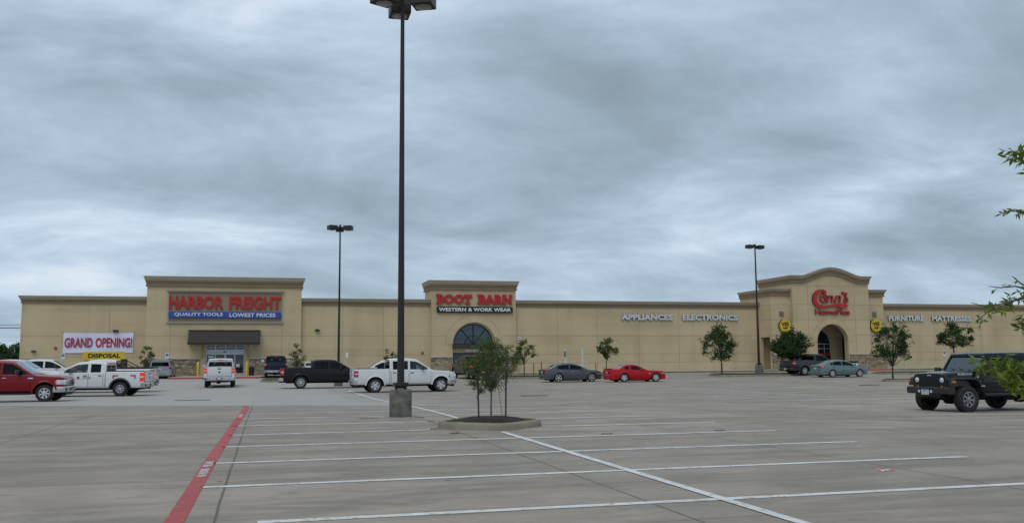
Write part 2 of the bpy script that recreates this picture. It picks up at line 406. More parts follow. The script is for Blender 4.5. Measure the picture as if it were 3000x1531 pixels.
# ------------------------------------------------------------------ ground
def frange(a, b, s):
    o = []; x = a
    while x < b - 1e-6: o.append(x); x += s
    o.append(b); return o
xs = [-900, -400, -200, -100, -60, -45, -34] + frange(-26, 56, 1.0) + [60, 66, 72, 80, 90, 100, 120, 160, 250, 400, 900]
ys = [-300, -100, -40, -15, -5] + frange(0, 94, 1.0) + [100, 110, 130, 160, 200, 300, 500, 900, 1600]
bm = NB(); g = [[bm.verts.new((x, y, gz(x, y))) for y in ys] for x in xs]
for i in range(len(xs) - 1):
    for j in range(len(ys) - 1): bm.faces.new((g[i][j], g[i + 1][j], g[i + 1][j + 1], g[i][j + 1]))
struct('ground', bm, MC, 60)

def gq(x, y):
    """height of the ground sheet itself at (x, y)"""
    i, j = math.floor(x), math.floor(y); a, b = x - i, y - j
    return (gz(i, j) * (1 - a) + gz(i + 1, j) * a) * (1 - b) + (gz(i, j + 1) * (1 - a) + gz(i + 1, j + 1) * a) * b
def strip(bm, p0, p1, w, dz=.005, seg=.5, mi=0):
    p0 = Vector(p0); p1 = Vector(p1); d = p1 - p0; n = max(1, int(d.length / seg)); s = Vector((-d.y, d.x)).normalized() * w / 2
    prev = None
    for i in range(n + 1):
        c = p0 + d * i / n
        r = [bm.verts.new((q.x, q.y, gq(q.x, q.y) + dz)) for q in (c - s, c + s)]
        if prev: bm.faces.new((prev[0], r[0], r[1], prev[1])).material_index = mi
        prev = r
rnd = random.Random(5)
bm = NB()
skip = lambda y, x: False
for k in range(0, 19):                                    # nearest double row of stalls
    y = 9.16 + 2.71 * k
    x0 = -.72 + (.25 if k > 6 else 0); x1 = 10.22
    if k == 0: x0 = -.05
    if k in (4,):                                          # broken by the planted island
        strip(bm, (x0, y), (3.45, y - .03), .15); strip(bm, (6.45, y), (x1, y), .15)
    else: strip(bm, (x0, y), (x1 - (.3 if k > 3 else 0), y + .0), .15)
for k in range(0, 19):                                    # second double row
    y = 20.6 + 2.71 * k
    strip(bm, (18.8, y), (29.6, y), .15)
for k in range(0, 15):
    y = 26.0 + 2.71 * k
    strip(bm, (38.3, y), (49.1, y), .15)
struct('parking_lines', bm, M_PAINT)
bm = NB()
strip(bm, (4.73, 4.0), (4.78, 18.9), .13, .009); strip(bm, (4.80, 22.4), (4.95, 57.9), .13, .009)
strip(bm, (24.2, 20), (24.2, 69.4), .13, .009); strip(bm, (43.6, 27), (43.6, 56), .13, .009)
struct('parking_spine_line', bm, M_PAINT)
# red fire lane stripe, bending at its far end
bm = NB()
pl = [(-.90, 3.0), (-.81, 9.4), (-.785, 14.8), (-.755, 17.5), (-.725, 20.2), (-.71, 22.5), (-.665, 25.3), (-.645, 28.4), (-.625, 31.7), (-.66, 34.6), (-.70, 36.6)]
fine = []
for (xa, ya), (xb, yb) in zip(pl, pl[1:]):
    n_ = max(1, int((yb - ya) / .5)); fine += [(xa + (xb - xa) * k / n_, ya + (yb - ya) * k / n_) for k in range(n_)]
pl = fine + [pl[-1]]
L = [bm.verts.new((x - .092, y, gq(x, y) + .005)) for x, y in pl]; Q = [bm.verts.new((x + .092, y, gq(x, y) + .005)) for x, y in pl]
for i in range(len(pl) - 1): bm.faces.new((L[i], Q[i], Q[i + 1], L[i + 1]))
struct('fire_lane_stripe', bm, M_RED)
def floor_text(body, x, y, ln, h):
    bm = text_bm(body, ln, h, .001, .02)
    for v_ in bm.verts:
        a, b, c = v_.co.x, v_.co.z, v_.co.y
        v_.co = Vector((x - b, y + a, gq(x + a * 0, y + a) + .0095 - c))
    return bm
o = struct('fire_lane_lettering', floor_text('NO PARKING', -.735, 12.9, .95, .12), M_PAINT)
o = struct('fire_lane_lettering', floor_text('FIRE LANE', -.73, 14.10, .72, .12), M_PAINT)
o = struct('fire_lane_lettering', floor_text('NO PARKING', -.60, 26.3, 1.7, .11), M_PAINT)

def slab(bm, poly, z0, z1, mi_top=0, mi_side=0, rnd_=.0):
    """raised flat slab over a polygon (list of (x, y)); z0, z1 relative to the ground"""
    top = [bm.verts.new((x, y, gz(x, y) + z1)) for x, y in poly]; bot = [bm.verts.new((x, y, gz(x, y) + z0)) for x, y in poly]
    bm.faces.new(top).material_index = mi_top
    n = len(poly)
    for i in range(n): bm.faces.new((bot[i], bot[(i + 1) % n], top[(i + 1) % n], top[i])).material_index = mi_side
def inset(poly, d):
    cx_ = sum(p[0] for p in poly) / len(poly); cy_ = sum(p[1] for p in poly) / len(poly)
    n = len(poly); out = []
    for i in range(n):
        a = Vector(poly[i - 1]); b = Vector(poly[i]); c = Vector(poly[(i + 1) % n])
        e1 = (b - a).normalized(); e2 = (c - b).normalized()
        n1_ = Vector((-e1.y, e1.x)); n2_ = Vector((-e2.y, e2.x))
        if n1_.dot(Vector((cx_, cy_)) - b) < 0: n1_ = -n1_
        if n2_.dot(Vector((cx_, cy_)) - b) < 0: n2_ = -n2_
        bis = (n1_ + n2_); k = d / max(.35, (1 + n1_.dot(n2_)))
        out.append((b.x + bis.x * k, b.y + bis.y * k))
    return out
def round_poly(poly, r, n=5):
    out = []
    for i in range(len(poly)):
        a = Vector(poly[i - 1]); b = Vector(poly[i]); c = Vector(poly[(i + 1) % len(poly)])
        p = b + (a - b).normalized() * min(r, (a - b).length * .45); q = b + (c - b).normalized() * min(r, (c - b).length * .45)
        for k in range(n + 1):
            t = k / n; s = p * (1 - t) ** 2 + b * 2 * t * (1 - t) + q * t * t; out.append((s.x, s.y))
    return out
def grass(bm, poly, n, h, seed, zoff=.12, hole=None):
    rg = random.Random(seed)
    xs_ = [p[0] for p in poly]; ys_ = [p[1] for p in poly]; x0, x1, y0, y1 = min(xs_), max(xs_), min(ys_), max(ys_)
    def inside(x, y):
        c = False; j = len(poly) - 1
        for i in range(len(poly)):
            xi, yi = poly[i]; xj, yj = poly[j]
            if (yi > y) != (yj > y) and x < (xj - xi) * (y - yi) / (yj - yi) + xi: c = not c
            j = i
        return c
    k = 0
    while k < n:
        x = rg.uniform(x0, x1); y = rg.uniform(y0, y1)
        if not inside(x, y): continue
        k += 1
        if hole and (x - hole[0]) ** 2 + (y - hole[1]) ** 2 < hole[2] ** 2 * rg.uniform(.6, 1.2): continue
        z = gz(x, y) + zoff; a = rg.uniform(0, 2 * PI); hh = h * rg.uniform(.5, 1.3); w_ = h * .16
        dx_, dy_ = math.cos(a) * w_, math.sin(a) * w_; lx, ly = rg.uniform(-.5, .5) * hh, rg.uniform(-.5, .5) * hh
        bm.faces.new([bm.verts.new(p) for p in ((x - dx_, y - dy_, z), (x + dx_, y + dy_, z), (x + lx, y + ly, z + hh))])
def island(poly, label_kerb, ng, gh, seed, hole=None):
    poly = round_poly(poly, .55)
    inn = inset(poly, .16)
    bm = NB(); n = len(poly)
    rings = [[(p, 0.) for p in poly], [(p, .09) for p in inset(poly, .012)], [(p, .135) for p in inset(poly, .035)], [(p, .15) for p in inset(poly, .07)], [(p, .15) for p in inn], [(p, .10) for p in inset(poly, .175)]]
    vv = [[bm.verts.new((p[0], p[1], gz(*p) + z)) for p, z in ring] for ring in rings]
    for a, b in zip(vv, vv[1:]):
        for i in range(n): bm.faces.new((a[i], a[(i + 1) % n], b[(i + 1) % n], b[i]))
    k = link('island_kerb', bm, M_CURB, smooth=50); tag(k, kind='structure')
    bm = NB(); bm.faces.new([bm.verts.new((x, y, gz(x, y) + .115)) for x, y in inn])
    tag(link('island_soil', bm, M_GRASS), kind='structure')
    bm = NB(); grass(bm, inn, ng, gh, seed, .11, hole)
    tag(link('island_grass', bm, M_GRASS), kind='stuff', label='short green grass inside a kerbed island', cat='grass')

island([(3.52, 20.35), (4.85, 19.0), (6.25, 20.35), (4.95, 22.4)], '', 2600, .05, 1, hole=(5.0, 20.7, .75))
# mulch mound under the staked tree
bm = NB(); bmesh.ops.create_uvsphere(bm, u_segments=28, v_segments=12, radius=1)
rg = random.Random(3)
for v_ in bm.verts:
    k = 1 + rg.uniform(-.08, .08); v_.co = Vector((v_.co.x * .72 * k, v_.co.y * .72 * k, v_.co.z * .12 * k))
tag(link('mulch_mound', bm, M_SOIL, smooth=30, loc=(5.03, 20.75, gz(5, 20.7) + .10)), kind='stuff', label='dark mulch heaped round the staked tree', cat='mulch')

island([(38.9, 74.6), (49.0, 74.4), (49.3, 77.6), (39.6, 78.6)], '', 9000, .10, 2)
island([(20.2, 75.6), (30.4, 75.2), (30.6, 79.6), (20.0, 79.8)], '', 9000, .08, 4)
island([(-.4, 75.6), (10.2, 75.6), (10.3, 79.6), (-.4, 79.6)], '', 5000, .08, 6)
island([(-18.6, 75.8), (-8.7, 75.8), (-8.6, 79.8), (-18.6, 79.8)], '', 5000, .08, 7)
island([(42.4, 57.2), (44.3, 55.6), (46.0, 57.4), (44.2, 59.6)], '', 2200, .06, 8)
island([(55.4, 74.6), (67.2, 74.0), (67.2, 77.0), (56.4, 77.8)], '', 7000, .10, 9)

# drain grates
for x, y, wx, wy in ((-3.3, 46.0, 1.6, .45), (12.7, 43.6, 1.4, .45), (36.5, 50.5, 1.4, .5)):
    bm = NB(); box(bm, -wx / 2, wx / 2, -wy / 2, wy / 2, -.03, .006, 0)
    for k in range(12): box(bm, -wx / 2 + .04 + k * (wx - .08) / 12, -wx / 2 + .04 + k * (wx - .08) / 12 + .03, -wy / 2 + .03, wy / 2 - .03, .007, .02, 1)
    o = link('drain_grate', bm, [M_DARK, M_BRONZE], loc=(x, y, gz(x, y)))
    tag(o, 'dark iron storm drain grate in the pale lane left of the lamp base' if x < 0 else ('dark storm drain grate right of the staked tree' if x < 20 else 'dark drain grate in front of the jeep, on the far aisle'), 'drain grate', 'storm drain grates')
# litter on the slabs
bm = NB()
rg = random.Random(8)
for k in range(6):
    x, y = rg.uniform(-.08, .08), rg.uniform(-.08, .08); quad(bm, [(x, y, .006), (x + .07, y + .01, .012), (x + .06, y + .05, .02), (x - .01, y + .04, .008)])
tag(link('paper_scrap', bm, mat('red_white_paper', (.55, .12, .12), .8, col2=(.7, .66, .62), scale=14, mix=.1), loc=(7.93, 10.72, gz(7.9, 10.7))), 'small red and white scrap of paper lying between two stall lines', 'litter')
for (x, y, lb) in ((6.6, 17.55, 'small dry twig on the line right of the island, nearer one'), (9.1, 17.6, 'small dry twig lying farther right on the same stall line')):
    bm = NB(); tube(bm, [(-.12, 0, .01), (-.03, .03, .015), (.06, .0, .01), (.14, .03, .015)], .006, 5); tube(bm, [(.06, 0, .01), (.09, .05, .015)], .004, 5); tube(bm, [(-.03, .03, .015), (.01, .07, .01)], .004, 5)
    tag(link('twig', bm, M_SOIL, loc=(x, y, gz(x, y))), lb, 'twig')
# weeds in the joints by the lamp base and kerb
for i, (x, y, n_, r_, lb) in enumerate(((2.6, 24.4, 40, .18, 'sparse dry weed tuft left of the lamp base'), (3.85, 24.2, 45, .13, 'green weed tuft at the right foot of the lamp base'), (4.0, 22.6, 35, .12, 'weed tuft in the joint between lamp base and island'), (3.6, 20.1, 25, .08, 'weed sprouting at the left tip of the island kerb'), (3.75, 18.8, 35, .08, 'small bright weed in the slab joint in front of the island'))):
    bm = NB(); rg = random.Random(20 + i)
    for k in range(n_):
        a = rg.uniform(0, 2 * PI); r = r_ * math.sqrt(rg.random()); h = rg.uniform(.015, .05); px, py = r * math.cos(a) * 1.6, r * math.sin(a) * .6
        bm.faces.new([bm.verts.new(p) for p in ((px - .006, py, 0), (px + .006, py, 0), (px + rg.uniform(-.06, .06), py + rg.uniform(-.04, .04), h))])
    tag(link('weed_tuft', bm, M_GRASS, loc=(x, y, gz(x, y))), lb, 'weed', 'weeds in the slab joints')

# sidewalk along the shops
def walk(poly, m_side=0):
    bm = NB(); slab(bm, poly, -.05, .15, 0, 1); return bm
bm = NB()
for a, b in ((-22.4, -16), (-16, -8.8), (-8.2, -.4), (.2, 12), (12, 25), (25, 40), (40, 54), (54, 69), (69, 90), (90, 130)):
    y0_ = 90.0 if b < 26 else 89.0
    if a == -8.2: y0_ = 86.0
    slab(bm, [(a, y0_), (b, y0_), (b, 95.4), (a, 95.4)], -.05, .15, 0, 1)
slab(bm, [(-8.8, 90), (-8.2, 86.9), (-8.2, 95.4), (-8.8, 95.4)], -.05, .15, 0, 1)
slab(bm, [(-.4, 86.9), (.2, 90), (.2, 95.4), (-.4, 95.4)], -.05, .15, 0, 1)
struct('sidewalk', bm, [M_WALK, M_CURB])
M_KERBSTRIP = mat('kerb_strip_dark', (.10, .09, .075), .9, col2=(.06, .055, .05), scale=2, mix=.6)
bm = NB(); strip(bm, (26.2, 88.75), (57, 88.75), .4, .006); strip(bm, (68.5, 88.75), (128, 88.75), .4, .006); strip(bm, (12, 89.75), (26, 89.75), .4, .006); struct('dark_kerb_strip', bm, M_KERBSTRIP)  # flat dark strips laid along the foot of the kerb
bm = NB(); box(bm, -8.1, -.5, 85.93, 86.16, .2, gz(0, 86) + .157, 0, .02)
box(bm, 58, 67.6, 88.93, 89.16, .2, gz(0, 89) + .157, 0, .02)
struct('red_kerb', bm, M_RED)

# ------------------------------------------------------------------ the shops: one long building
ZB = .42
cxc = 61.77
store = thing('shopping_centre', 'long tan stucco shopping centre with three raised entrance towers and brown cornices', 'building', (0, 0, 0))
def wall_front(bm, x0, x1, Y, top, bottom=ZB, openings=(), n_top=1, mi=0):
    """front wall face at Y; top a number or function of x; openings = [(xa, xb, zb, ztop(x), depth)]"""
    tf = top if callable(top) else (lambda x: top)
    bps = {x0, x1}
    if callable(top):
        for k in range(n_top + 1): bps.add(round(x0 + (x1 - x0) * k / n_top, 4))
    for (xa, xb, zb_, zt_, d) in openings:
        bps |= {xa, xb}
        if callable(zt_):
            for k in range(25): bps.add(round((xa + xb) / 2 - (xb - xa) / 2 * math.cos(PI * k / 24), 4))
    bps = sorted(x for x in bps if x0 - 1e-5 <= x <= x1 + 1e-5)
    for a, b in zip(bps, bps[1:]):
        if b - a < 1e-4: continue
        mid = (a + b) / 2; op = None
        for o_ in openings:
            if o_[0] - 1e-4 <= a and b <= o_[1] + 1e-4: op = o_
        if not op: quad(bm, [(a, Y, bottom), (b, Y, bottom), (b, Y, tf(b)), (a, Y, tf(a))], mi); continue
        za = op[3](a) if callable(op[3]) else op[3]; zb2 = op[3](b) if callable(op[3]) else op[3]
        quad(bm, [(a, Y, za), (b, Y, zb2), (b, Y, tf(b)), (a, Y, tf(a))], mi)
        if op[2] > bottom + .01: quad(bm, [(a, Y, bottom), (b, Y, bottom), (b, Y, op[2]), (a, Y, op[2])], mi)
        quad(bm, [(a, Y, za), (b, Y, zb2), (b, Y + op[4], zb2), (a, Y + op[4], za)], mi)
    for (xa, xb, zb_, zt_, d) in openings:
        za = zt_(xa) if callable(zt_) else zt_; zc_ = zt_(xb) if callable(zt_) else zt_
        quad(bm, [(xa, Y, zb_), (xa, Y + d, zb_), (xa, Y + d, za), (xa, Y, za)], mi)
        quad(bm, [(xb, Y, zb_), (xb, Y + d, zb_), (xb, Y + d, zc_), (xb, Y, zc_)], mi)
def cornice(parent, x0, x1, Y, zt, h_cap, h_all, back, ends=(1, 1), name='cornice', ov=.32, topf=None, nseg=1):
    """stepped cornice: pale cap and brown frieze, along the front and returning down both sides"""
    bm = NB()
    def band(za, zb_, o_, mi):
        a = x0 - o_ * ends[0]; b = x1 + o_ * ends[1]
        n_ = nseg
        if topf is None: box(bm, a, b, Y - o_, back, zt + za, zt + zb_, mi)
        else:
            xs_ = [a] + [x0 + (x1 - x0) * k / n_ for k in range(n_ + 1)] + [b]
            xs_ = sorted(set(xs_))
            for p, q in zip(xs_, xs_[1:]):
                pa, qa = topf(p), topf(q)
                back_ = back if abs((p + q) / 2 - cxc) > 3.7 else Y + .45
                V = [bm.verts.new(c) for c in ((p, Y - o_, pa + za), (q, Y - o_, qa + za), (q, Y - o_, qa + zb_), (p, Y - o_, pa + zb_), (p, back_, pa + za), (q, back_, qa + za), (q, back_, qa + zb_), (p, back_, pa + zb_))]
                for f in ((0, 1, 2, 3), (4, 7, 6, 5), (3, 2, 6, 7), (0, 4, 5, 1)): bm.faces.new([V[i] for i in f]).material_index = mi
                if p == xs_[0]: bm.faces.new([V[i] for i in (0, 3, 7, 4)]).material_index = mi
                if q == xs_[-1]: bm.faces.new([V[i] for i in (1, 5, 6, 2)]).material_index = mi
    c = h_cap
    band(-.07, 0, ov, 0); band(-c * .62, -.07, ov - .05, 0); band(-c, -c * .62, ov - .12, 0)
    m_ = (h_all - c)
    band(-c - m_ * .35, -c, ov - .18, 1); band(-c - m_ * .8, -c - m_ * .35, ov - .24, 1); band(-h_all, -c - m_ * .8, ov - .19, 1)
    return link(name, bm, [M_CAP, M_FRIEZE], parent)

YW = 95.0; YT = 94.6
# plain wall panels between the towers
bm = NB()
for a, b in ((-22.2, -11.2), (3.3, 16.5), (25.5, 56.9), (66.6, 128)): quad(bm, [(a, YW, ZB - .2), (b, YW, ZB - .2), (b, YW, 7.7), (a, YW, 7.7)])
quad(bm, [(-22.2, YW, 0), (-22.2, YW, 7.9), (-22.2, 150, 7.9), (-22.2, 150, 0)])
quad(bm, [(128, YW, 0), (128, YW, 7.9), (128, 150, 7.9), (128, 150, 0)])
quad(bm, [(-22.2, 150, 0), (128, 150, 0), (128, 150, 7.9), (-22.2, 150, 7.9)])
quad(bm, [(-22.2, YW, 7.3), (128, YW, 7.3), (128, 150, 7.3), (-22.2, 150, 7.3)])
link('wall', bm, M_WALL, store)
for a, b, e in ((-22.2, -11.22, (1, 0)), (3.32, 16.46, (0, 0)), (25.54, 54.4, (0, 1)), (69.06, 128, (0, 1))):
    cornice(store, a, b, YW, 8.05, .33, .70, YW + .3, e, ov=.30)
def joints(parent, Y, hz, vx, x0, x1, zr, t=.03):
    bm = NB()
    for z in hz: box(bm, x0, x1, Y - .004, Y + .01, z - t / 2, z + t / 2)
    for x, za, zb_ in vx: box(bm, x - t / 2, x + t / 2, Y - .006, Y + .01, za, zb_)
    return link('panel_joint', bm, M_JOINT, parent)
joints(store, YW, (4.24, 2.28, 1.35), [(x, ZB, 7.35) for x in (-14.54,)], -22.2, -11.2, None)
joints(store, YW, (4.24, 2.28), [(x, ZB, 7.35) for x in (7.4, 11.55)], 3.3, 16.5, None)
joints(store, YW, (4.24, 2.28, 1.35), [(x, ZB, 7.35) for x in (30.3, 34.8, 39.7, 44.5, 49.4)], 25.5, 54.5, None)
joints(store, YW, (4.24, 2.28, 1.35), [(x, ZB, 7.35) for x in (73.6, 78.1, 84.9, 91, 97, 103, 110)], 69.1, 128, None)

# --- left tower
tw = part('entrance_tower', store)
bm = NB(); X0, X1 = -11.22, 3.30
wall_front(bm, X0, X1, YT, 9.9, ZB - .2, [(-5.72, -2.05, ZB - .2, 3.42, .45)])
for x in (X0, X1): quad(bm, [(x, YT, 0), (x, YT, 9.9), (x, YT + 4, 9.9), (x, YT + 4, 0)])
quad(bm, [(X0, YT + 4, 7), (X1, YT + 4, 7), (X1, YT + 4, 9.9), (X0, YT + 4, 9.9)]); quad(bm, [(X0, YT, 9.6), (X1, YT, 9.6), (X1, YT + 4, 9.6), (X0, YT + 4, 9.6)])
link('tower_wall', bm, M_WALL, tw)
cornice(tw, X0, X1, YT, 10.02, .42, .97, YT + 4.3, (1, 1), ov=.34)
bm = NB(); box(bm, -9.2, 1.38, YT - .02, YT + .02, 5.6, 8.5); link('sign_recess', bm, M_PANEL, tw)
bm = NB()
for z0_, z1_, o1, ex in ((8.50, 8.62, .16, .1), (8.62, 8.72, .24, .18), (5.52, 5.62, .16, .12), (5.42, 5.52, .1, .06)): box(bm, -9.25 - ex, 1.43 + ex, YT - o1, YT + .05, z0_, z1_)
box(bm, -9.32, -9.2, YT - .06, YT + .02, 5.62, 8.5); box(bm, 1.38, 1.5, YT - .06, YT + .02, 5.62, 8.5)
link('sign_frame_moulding', bm, M_CAP, tw)
joints(tw, YT, (4.24,), [(-9.0, 2.2, 4.22), (1.45, 2.2, 5.4), (-9.0, 4.26, 5.4)], X0, X1, None)
def stone_base(parent, segs, Y, ztop=2.02, d=.12):
    bm = NB()
    bm.free()
    for a, b in segs:
        bm = NB(); box(bm, a, b, Y - d, Y + .02, ZB - .3, ztop, 0); o1 = link('stone_base', bm, M_STONE, parent)
        bm = NB(); box(bm, a - .05, b + .05, Y - d - .08, Y + .02, ztop, ztop + .15, 0, .015); link('stone_ledge', bm, M_TRIM, o1)
stone_base(tw, [(X0 - .05, -6.25), (-1.6, X1 + .05)], YT)
# storefront of the left tower
sf = part('storefront', tw)
bm = NB(); yb = YT + .40
box(bm, -5.72, -2.05, yb, yb + .1, 2.52, 2.96, 0)            # header
for x in (-5.72, -4.87, -3.93, -3.0, -2.17): box(bm, x, x + .12, yb - .003, yb + .1, 2.96, 3.42, 0)
box(bm, -5.6, -2.17, yb - .004, yb + .09, 3.36, 3.42, 0)
for x in (-5.72, -2.17): box(bm, x, x + .12, yb - .003, yb + .1, ZB, 2.52, 0)
for x in (-4.86, -3.97, -3.05): box(bm, x, x + .16 if x == -3.97 else x + .10, yb - .005, yb + .1, ZB, 2.52, 0)
for x0_, x1_ in ((-5.6, -4.86), (-4.76, -3.97), (-3.81, -3.05), (-2.95, -2.17)):
    box(bm, x0_, x1_, yb - .006, yb + .08, ZB, ZB + .22, 0); box(bm, x0_, x1_, yb - .006, yb + .08, 2.44, 2.52, 0)
link('door_frame', bm, M_ALU, sf)
for x0_, x1_ in ((-5.6, -4.86), (-4.76, -3.97), (-3.81, -3.05), (-2.95, -2.17)):
    bm = NB(); box(bm, x0_, x1_, yb + .03, yb + .05, ZB + .22, 2.44); link('door_glass', bm, M_DGLASS, sf)
bm = NB(); box(bm, -5.6, -2.17, yb + .03, yb + .05, 2.96, 3.36); link('transom_glass', bm, M_DGLASS, sf)
bm = NB(); box(bm, -5.5, -4.95, yb + .01, yb + .028, 2.15, 2.33); link('door_notice', bm, M_WHITE, sf)
bm = NB()
for x0_ in (-5.5, -4.6, -3.75, -2.85): box(bm, x0_, x0_ + .6, yb + .012, yb + .028, 3.12, 3.2)
link('transom_decal', bm, M_WHITE, sf)
bm = NB(); box(bm, -4.1, -3.78, yb - .03, yb - .008, 2.68, 2.78); link('number_plate', bm, M_BLACK, sf)
# awning
aw = part('awning', tw)
bm = NB(); xa, xb = -7.3, -.65
prism(bm, [(YT - .05, 4.62), (YT - .05, 4.74), (YT - .25, 4.74), (YT - 1.35, 3.56), (YT - 1.35, 3.44), (YT - 1.2, 3.44), (YT - .1, 3.46), (YT - .05, 3.46)], lambda p, s: (xa if s == 0 else xb, p[0], p[1]))
link('awning_panel', bm, M_AWN, aw)
bm = NB()
for k in range(19):
    x = xa + .1 + k * (xb - xa - .2) / 18
    prism(bm, [(YT - .25, 4.745), (YT - .25, 4.785), (YT - 1.352, 3.60), (YT - 1.352, 3.56)], lambda p, s: (x + (-.02 if s == 0 else .02), p[0], p[1]))
box(bm, xa - .04, xb + .04, YT - .3, YT - .02, 4.742, 4.83); box(bm, xa - .03, xb + .03, YT - 1.40, YT - 1.353, 3.42, 3.60)
link('awning_seam', bm, M_BRONZE, aw)
M_OCH = mat('ochre_downspout', (.42, .30, .10), .6)
for x in (-6.05, -1.78): bm = NB(); box(bm, x, x + .1, YT - .16, YT + .01, 2.2, 3.44); link('downspout', bm, M_OCH, tw)

# --- middle tower with arched window
tw = part('entrance_tower', store)
X0, X1 = 16.46, 25.54; cxa, ra, spr = 21.0, 2.28, 3.38
arch = lambda x: spr + math.sqrt(max(0, ra * ra - (x - cxa) ** 2))
bm = NB(); wall_front(bm, X0, X1, YT, 9.9, ZB - .2, [(cxa - ra, cxa + ra, ZB - .2, arch, .8)])
for x in (X0, X1): quad(bm, [(x, YT, 0), (x, YT, 9.9), (x, YT + 4, 9.9), (x, YT + 4, 0)])
quad(bm, [(X0, YT + 4, 7), (X1, YT + 4, 7), (X1, YT + 4, 9.9), (X0, YT + 4, 9.9)]); quad(bm, [(X0, YT, 9.6), (X1, YT, 9.6), (X1, YT + 4, 9.6), (X0, YT + 4, 9.6)])
link('tower_wall', bm, M_WALL, tw)
cornice(tw, X0, X1, YT, 10.02, .42, .97, YT + 4.3, (1, 1), ov=.34)
def ring(bm, cx_, cz_, r1, r2, Y0_, Y1_, a0=0, a1=PI, n=28, mi=0):
    P_ = [(cx_ + r1 * math.cos(a0 + (a1 - a0) * k / n), cz_ + r1 * math.sin(a0 + (a1 - a0) * k / n)) for k in range(n + 1)]
    Q_ = [(cx_ + r2 * math.cos(a0 + (a1 - a0) * k / n), cz_ + r2 * math.sin(a0 + (a1 - a0) * k / n)) for k in range(n + 1)]
    for k in range(n):
        a, b, c, d = P_[k], P_[k + 1], Q_[k + 1], Q_[k]
        V = [bm.verts.new((p[0], y, p[1])) for y in (Y0_, Y1_) for p in (a, b, c, d)]
        for f in ((0, 1, 2, 3), (4, 7, 6, 5), (0, 4, 5, 1), (3, 2, 6, 7)): bm.faces.new([V[i] for i in f]).material_index = mi
    for q in (0, n):
        a, d = P_[q], Q_[q]; quad(bm, [(a[0], Y0_, a[1]), (d[0], Y0_, d[1]), (d[0], Y1_, d[1]), (a[0], Y1_, a[1])], mi)
bm = NB(); ring(bm, cxa, spr, ra + .02, ra + .72, YT - .035, YT + .01); link('arch_surround', bm, M_WALL, tw)
bm = NB(); ring(bm, cxa, spr, ra + .725, ra + .75, YT - .012, YT + .01); box(bm, X0, cxa - ra - .75, YT - .004, YT + .01, 4.22, 4.255); box(bm, cxa + ra + .75, X1, YT - .004, YT + .01, 4.22, 4.255)
link('panel_joint', bm, M_JOINT, tw)
wd = part('arched_window', tw)
bm = NB(); yg = YT + .45
ring(bm, cxa, spr, ra - .13, ra - .26, yg, yg + .12); ring(bm, cxa, spr, .86, .94, yg + .003, yg + .1)
box(bm, cxa - .05, cxa + .05, yg - .004, yg + .1, spr, spr + ra - .2); box(bm, cxa - ra + .15, cxa + ra - .15, yg - .006, yg + .1, spr - .02, spr + .07)
for s in (-1, 1):
    a = R(50) if s > 0 else R(130)
    tube(bm, [(cxa, yg + .05, spr), (cxa + (ra - .2) * math.cos(a), yg + .05, spr + (ra - .2) * math.sin(a))], .05, 4)
link('window_frame', bm, M_BRONZE, wd)
bm = NB(); f = [(cxa + (ra - .2) * math.cos(PI * k / 28), yg + .08, spr + (ra - .2) * math.sin(PI * k / 28)) for k in range(29)]
bm.faces.new([bm.verts.new(p) for p in f])
link('window_pane', bm, mat('sky_reflecting_glass', (.04, .07, .10), .04, .35, scale=1, spec=1.), wd)
bm = NB(); ring(bm, cxa, spr, ra - .02, ra - .135, YT + .3, YT + .6); link('inner_arch', bm, M_WALL, tw)
bm = NB()
prism(bm, [(YT + .4, 3.36), (YT - .15, 3.33), (YT - .42, 3.06), (YT - .42, 2.98), (YT + .4, 2.98)], lambda p, s: (cxa - ra - .05 if s == 0 else cxa + ra + .05, p[0], p[1]))
for k in range(17):
    x = cxa - ra + k * (2 * ra) / 16; prism(bm, [(YT - .15, 3.335), (YT - .15, 3.37), (YT - .425, 3.10), (YT - .425, 3.06)], lambda p, s: (x + (-.02 if s == 0 else .02), p[0], p[1]))
link('canopy', bm, M_AWN, tw)
bm = NB(); box(bm, cxa - ra, cxa + ra, YT + .2, YT + .35, 2.50, 2.98); link('entry_header', bm, M_WALL, tw)
bm = NB(); box(bm, cxa - .9, cxa + .95, YT + .16, YT + .197, 2.68, 2.86); link('header_sign', bm, M_WHITE, tw)
bm = NB(); box(bm, cxa - ra, cxa + ra, YT + .9, YT + 1.0, ZB - .2, 2.6); link('entry_glass', bm, M_DGLASS, tw)
bm = NB()
for x in (-2.2, -1.2, -.05, 1.1, 2.1): box(bm, cxa + x, cxa + x + .1, YT + .82, YT + .9, ZB, 2.5)
box(bm, cxa - ra, cxa + ra, YT + .82, YT + .897, 2.38, 2.46)
link('entry_frame', bm, M_BRONZE, tw)
stone_base(tw, [(X0 - .05, cxa - ra - .12), (cxa + ra + .12, X1 + .05)], YT)

# --- right tower: two wings and a curved centre block
tw = part('entrance_tower', store)
W0, W1, YWF = 54.5, 69.0, 92.2
C0, C1, YCF, cxc = 56.85, 66.68, 91.6, 61.77
bm = NB()
op = [(93.05, 94.75)]
for X_, inner in ((W0, 1), (W1, -1)):
    # side walls with a tall walk-through opening
    for ya, yb_, za, zb_ in ((YWF, 92.75, 0, 9.2), (94.7, 99.2, 0, 9.2), (92.75, 94.7, 4.05, 9.2)): quad(bm, [(X_, ya, za), (X_, yb_, za), (X_, yb_, zb_), (X_, ya, zb_)])
    for y_, s in ((92.75, 1), (94.7, 1)): quad(bm, [(X_, y_, 0), (X_ + .35 * inner, y_, 0), (X_ + .35 * inner, y_, 4.05), (X_, y_, 4.05)])
    quad(bm, [(X_, 92.75, 4.05), (X_ + .35 * inner, 92.75, 4.05), (X_ + .35 * inner, 94.7, 4.05), (X_, 94.7, 4.05)])
